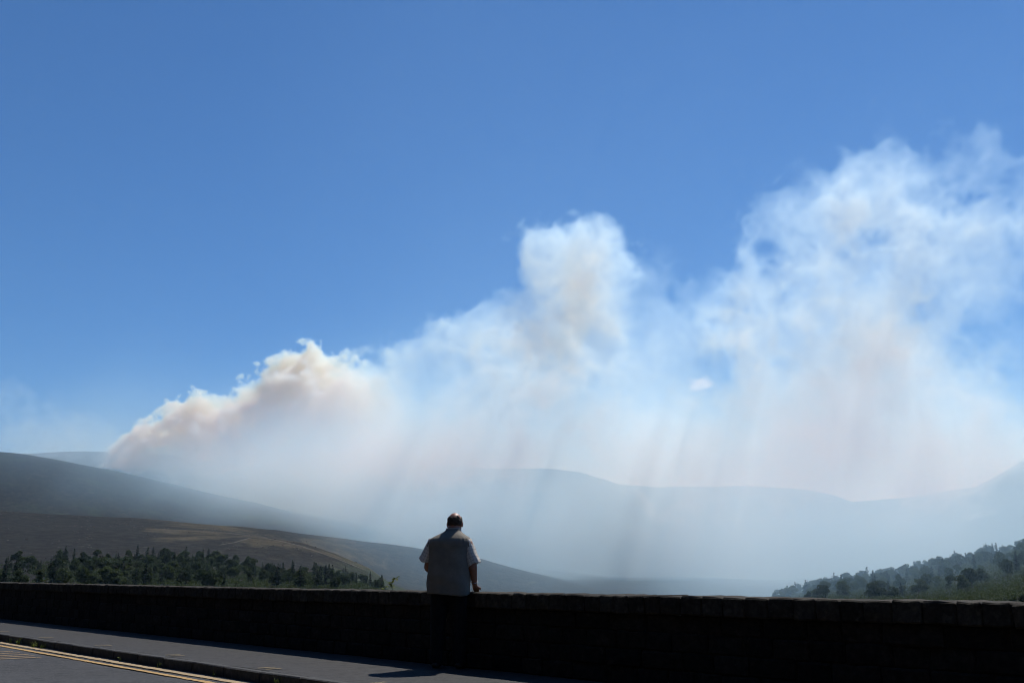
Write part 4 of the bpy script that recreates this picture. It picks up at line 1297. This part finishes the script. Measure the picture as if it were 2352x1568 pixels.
def ground_at(px, py, r0, r1):
    """Where a line of sight first meets the land between two distances."""
    x, y, z = ray(px, py)
    t = np.linspace(r0, r1, 900) / math.hypot(x, y)
    g = land(x * t, y * t) - (EYE + z * t)
    k = int(np.argmax(g > 0))
    return np.array([x * t[k], y * t[k]])
def footpath(pts, r0, r1, width, seed):
    P = np.array([ground_at(a, b, r0, r1) for a, b in pts])
    k = 90
    u = np.linspace(0, len(P) - 1, k)
    X, Y = np.interp(u, np.arange(len(P)), P[:, 0]), np.interp(u, np.arange(len(P)), P[:, 1])
    d = np.stack([np.gradient(X), np.gradient(Y)], -1); d /= np.linalg.norm(d, axis=1, keepdims=True)
    w = width * (0.7 + 0.5 * np.random.RandomState(seed).rand(k))[:, None]
    nn = np.stack([-d[:, 1], d[:, 0]], -1) * w
    L, R_ = np.stack([X, Y], -1) + nn, np.stack([X, Y], -1) - nn
    v = np.concatenate([np.c_[L, land(L[:, 0], L[:, 1]) + 0.5], np.c_[R_, land(R_[:, 0], R_[:, 1]) + 0.5]])
    i = np.arange(k - 1)
    f = np.stack([i, i + 1, i + 1 + k, i + k], -1)
    me = np_mesh('footpath', v, f, PATH, True)
    if me.polygons[0].normal.z < 0: me.flip_normals()
    return tag(link('footpath', me), kind='structure')
PATH = surf('trodden_peat_path', [(0.3, (0.05, 0.042, 0.03)), (0.7, (0.09, 0.075, 0.055))], 0.4, 5, 0.95, 0.0)
footpath([(498, 1222), (560, 1229), (632, 1241), (700, 1258), (775, 1284), (840, 1310)], 700, 1300, 2.2, 1)
footpath([(505, 1252), (540, 1246), (575, 1236)], 700, 1300, 1.2, 2)

# ------------------------------------------------------------------ small plants
LEAF = leaf_material('young_leaf', (0.06, 0.09, 0.016), (0.17, 0.19, 0.04))
STEM = surf('green_stem', [(0.3, (0.05, 0.07, 0.02)), (0.7, (0.09, 0.10, 0.035))], 20, 2, 0.8, 0.0)
def leaf_mesh(seed):
    rs = random.Random(seed)
    bm = bmesh.new()
    L, Wd = 1.0, 0.26
    rows = []
    for j, t in enumerate((0.0, 0.25, 0.5, 0.75, 1.0)):
        w = Wd * math.sin(math.pi * min(t * 0.92 + 0.06, 1.0)) if t < 1 else 0.0
        zc = -0.25 * t * t + rs.uniform(-0.02, 0.02)
        if w < 0.02: rows.append([bm.verts.new((t * L, 0, zc))])
        else: rows.append([bm.verts.new((t * L, -w, zc + 0.06)), bm.verts.new((t * L, 0, zc)), bm.verts.new((t * L, w, zc + 0.06))])
    for a, b_ in zip(rows[:-1], rows[1:]):
        if len(b_) == 1:
            bm.faces.new((a[0], a[1], b_[0])); bm.faces.new((a[1], a[2], b_[0]))
        elif len(a) == 1:
            bm.faces.new((a[0], b_[1], b_[0])); bm.faces.new((a[0], b_[2], b_[1]))
        else:
            bm.faces.new((a[0], a[1], b_[1], b_[0])); bm.faces.new((a[1], a[2], b_[2], b_[1]))
    return bm_mesh('leaf', bm, LEAF, True)
LM = [leaf_mesh(i) for i in range(4)]

def sprig(name, label, path, leaves, size, seed):
    """Upright shoot along path (world points) with leaves toward its end."""
    rs = random.Random(seed)
    base = Vector(path[0])
    t = tag(empty(name, base), label, 'plant')
    bm = bmesh.new()
    P = [Vector(p) - base for p in path]
    for a, b_ in zip(P[:-1], P[1:]): capsule(bm, a, b_, 0.0035, 0.003, 6)
    link('stem', bm_mesh('stem', bm, STEM, True), t)
    for k in range(leaves):
        u = rs.uniform(0.30, 1.0) * (len(P) - 1)
        i_ = min(int(u), len(P) - 2)
        p = P[i_].lerp(P[i_ + 1], u - i_)
        o = link('leaf', rs.choice(LM), t)
        sc = size * rs.uniform(0.7, 1.2)
        o.location = p; o.scale = (sc, sc, sc)
        o.rotation_euler = (rs.uniform(-0.5, 0.5), rs.uniform(-0.9, 0.3), rs.uniform(0, 6.28))
    return t

def behind_wall(px, py, n=8.32):
    return on_wall(px, py, n)
sprig('sapling', 'small leafy green shoot rising behind the wall left of the man',
      [behind_wall(903, 1362) - np.array([0, 0, 1.6]), behind_wall(903, 1362) - np.array([0, 0, 0.2]), behind_wall(901, 1350), behind_wall(898, 1340), behind_wall(903, 1332), behind_wall(911, 1326)], 46, 0.055, 1)
sprig('sprig', 'tiny two-leaved sprig peeping over the wall beside the taller shoot',
      [behind_wall(884, 1368) - np.array([0, 0, 1.5]), behind_wall(884, 1358), behind_wall(881, 1350), behind_wall(888, 1347)], 12, 0.045, 2)

def weed(s, n, h, blades, seed, label, spread=0.05):
    rs = random.Random(seed)
    x, y, _ = sn(s, n)
    t = tag(empty('weed', (x, y, ROAD_Z)), label, 'weed', 'weeds growing along the kerb')
    bm = bmesh.new()
    for k in range(blades):
        a = rs.uniform(0, 6.28); lean = rs.uniform(0.1, 0.9); L = h * rs.uniform(0.5, 1.1); w = rs.uniform(0.003, 0.006)
        b0 = Vector((rs.uniform(-spread, spread) * U[0], rs.uniform(-spread, spread) * U[1], 0))
        d = Vector((math.cos(a), math.sin(a), 0)); sd = Vector((-d.y, d.x, 0)) * w
        pr = None
        for j in range(4):
            t_ = j / 3
            c_ = b0 + d * lean * L * t_ * t_ * 0.7 + Vector((0, 0, L * t_ * (1 - 0.25 * lean * t_)))
            ww = sd * (1 - 0.9 * t_)
            row = (bm.verts.new(c_ - ww), bm.verts.new(c_ + ww))
            if pr: bm.faces.new((pr[0], pr[1], row[1], row[0]))
            pr = row
    link('blades', bm_mesh('blades', bm, LEAF, True), t)
    for k in range(blades // 3):
        o = link('leaf', rs.choice(LM), t)
        o.location = (rs.uniform(-spread, spread) * U[0], rs.uniform(-spread, spread) * U[1], rs.uniform(0.02, h * 0.6))
        sc = rs.uniform(0.025, 0.05); o.scale = (sc, sc, sc)
        o.rotation_euler = (rs.uniform(-.4, .4), rs.uniform(-.8, .2), rs.uniform(0, 6.28))
    return t
for k, (ss, nn, h, b, lab, sp) in enumerate([
    (20.0, 5.56, 0.15, 14, 'tuft of grass at the kerb foot nearest the left frame edge', 0.04),
    (19.0, 5.55, 0.13, 30, 'bushy green weed at the kerb foot, largest of the kerb weeds', 0.10),
    (18.55, 5.56, 0.11, 18, 'small leafy weed just right of the bushiest kerb weed', 0.06),
    (20.55, 5.56, 0.09, 10, 'low weed at the kerb foot cut by the left frame edge', 0.05),
    (17.4, 5.57, 0.05, 8, 'first low scrap of grass right of the leafy kerb weeds', 0.08),
    (15.0, 5.57, 0.07, 5, 'pair of thin dry stalks at the kerb below the first yellow ticks', 0.05),
    (13.6, 5.57, 0.09, 5, 'thin stalks at the kerb foot below the middle yellow ticks', 0.06),
    (11.9, 5.57, 0.09, 6, 'thin stalks at the kerb foot near the end of the yellow lines', 0.05),
    (10.35, 5.58, 0.12, 9, 'green grass tuft at the kerb nearest the bottom of the frame', 0.03)]):
    weed(ss, nn, h, b, 60 + k, lab, sp)

# ------------------------------------------------------------------ birds and clouds
def bird(px, py, dist, span, label, seed):
    x, y, z = ray(px, py)
    t = dist / y
    o = tag(empty('bird', (x * t, y * t, EYE + z * t), 0.6 * seed), label, 'bird')
    bm = bmesh.new()
    capsule(bm, (0, -0.22 * span, 0), (0, 0.20 * span, 0.01), 0.035 * span, 0.055 * span, 8)
    ellipsoid(bm, (0, 0.27 * span, 0.02 * span), (0.05 * span, 0.07 * span, 0.05 * span))
    link('body', bm_mesh('body', bm, FEATHER, True), o)
    for sx in (-1, 1):
        bm = bmesh.new()
        pr = None
        for t_ in (0, 0.3, 0.6, 0.85, 1.0):
            ch = 0.17 * span * (1 - 0.75 * t_ * t_); zc = span * (0.12 * math.sin(t_ * 2.2))
            row = [bm.verts.new((sx * span * 0.5 * t_, 0.1 * span - ch * q - 0.08 * span * t_ * t_, zc + 0.01 * span * (q == 0.5))) for q in (0, 0.5, 1.0)]
            if pr:
                for k in range(2): bm.faces.new((pr[k], pr[k + 1], row[k + 1], row[k]))
            pr = row
        w = link('wing', bm_mesh('wing', bm, FEATHER, True), o)
        s2 = w.modifiers.new('thickness', 'SOLIDIFY'); s2.thickness = 0.02 * span
FEATHER = surf('dark_feathers', [(0.3, (0.01, 0.01, 0.012)), (0.7, (0.025, 0.025, 0.028))], 10, 3, 0.7, 0.0)
bird(2033, 267, 420, 0.85, 'tiny dark bird against the blue sky above the right-hand smoke', 1)
bird(283, 918, 520, 0.75, 'distant speck of a bird above the left end of the smoke', 2)

def cloud_material(name, strength, seed):
    m = bpy.data.materials.new(name)
    m.use_nodes = True
    nt = m.node_tree
    nt.nodes.clear()
    out = N(nt, 'ShaderNodeOutputMaterial')
    tc = N(nt, 'ShaderNodeTexCoord')
    ln = N(nt, 'ShaderNodeVectorMath', operation='LENGTH')
    nt.links.new(tc.outputs['Object'], ln.inputs[0])
    mp = N(nt, 'ShaderNodeMapping'); mp.inputs['Location'].default_value = (seed * 3.7, seed * 1.3, 0); mp.inputs['Scale'].default_value = (1.0, 0.7, 0.55)
    nt.links.new(tc.outputs['Object'], mp.inputs['Vector'])
    n = noise_node(nt, 2.4, 5, 0.6, mp.outputs[0], 0.5)
    a = N(nt, 'ShaderNodeMath', operation='MULTIPLY_ADD')
    nt.links.new(n.outputs['Fac'], a.inputs[0]); a.inputs[1].default_value = 1.9
    sb = N(nt, 'ShaderNodeMath', operation='MULTIPLY_ADD')
    nt.links.new(ln.outputs['Value'], sb.inputs[0]); sb.inputs[1].default_value = -1.15; sb.inputs[2].default_value = -0.32
    nt.links.new(sb.outputs[0], a.inputs[2])
    r = N(nt, 'ShaderNodeMapRange', interpolation_type='SMOOTHSTEP')
    nt.links.new(a.outputs[0], r.inputs['Value'])
    r.inputs['From Min'].default_value = 0.0; r.inputs['From Max'].default_value = 0.55
    r.inputs['To Max'].default_value = strength * 0.001
    sc = N(nt, 'ShaderNodeVolumeScatter')
    sc.inputs['Color'].default_value = (1, 1, 1, 1); sc.inputs['Anisotropy'].default_value = 0.5
    nt.links.new(r.outputs[0], sc.inputs['Density'])
    nt.links.new(sc.outputs[0], out.inputs['Volume'])
    return m
def cloud(px, py, wpx, hpx, dist, strength, seed, label):
    x, y, z = ray(px, py)
    t = dist / y
    k = dist / 2260.0
    bm = bmesh.new()
    bmesh.ops.create_icosphere(bm, subdivisions=3, radius=1.0)
    rs = random.Random(seed)
    ph = [rs.uniform(0, 6) for _ in range(4)]
    for v in bm.verts:
        c = v.co
        v.co = c * (1 + 0.10 * math.sin(4 * c.x + ph[0]) * math.cos(3 * c.z + ph[1]) + 0.06 * math.sin(7 * c.y + ph[2]))
        if v.co.z < -0.55: v.co.z = -0.55 + (v.co.z + 0.55) * 0.3
    o = link('cloud', bm_mesh('cloud', bm, cloud_material('cumulus', strength, seed), True))
    o.location = (x * t, dist, EYE + z * t)
    o.scale = (wpx * 0.55 * k, wpx * 0.4 * k, hpx * 0.62 * k)
    return tag(o, label, 'cloud', 'fair-weather clouds beyond the hills')
cloud(1613, 884, 138, 60, 7600, 9.0, 1, 'small white cloud in the blue gap between the smoke plumes')
cloud(2368, 748, 60, 76, 7600, 9.0, 5, 'white cloud cut off by the right frame edge')
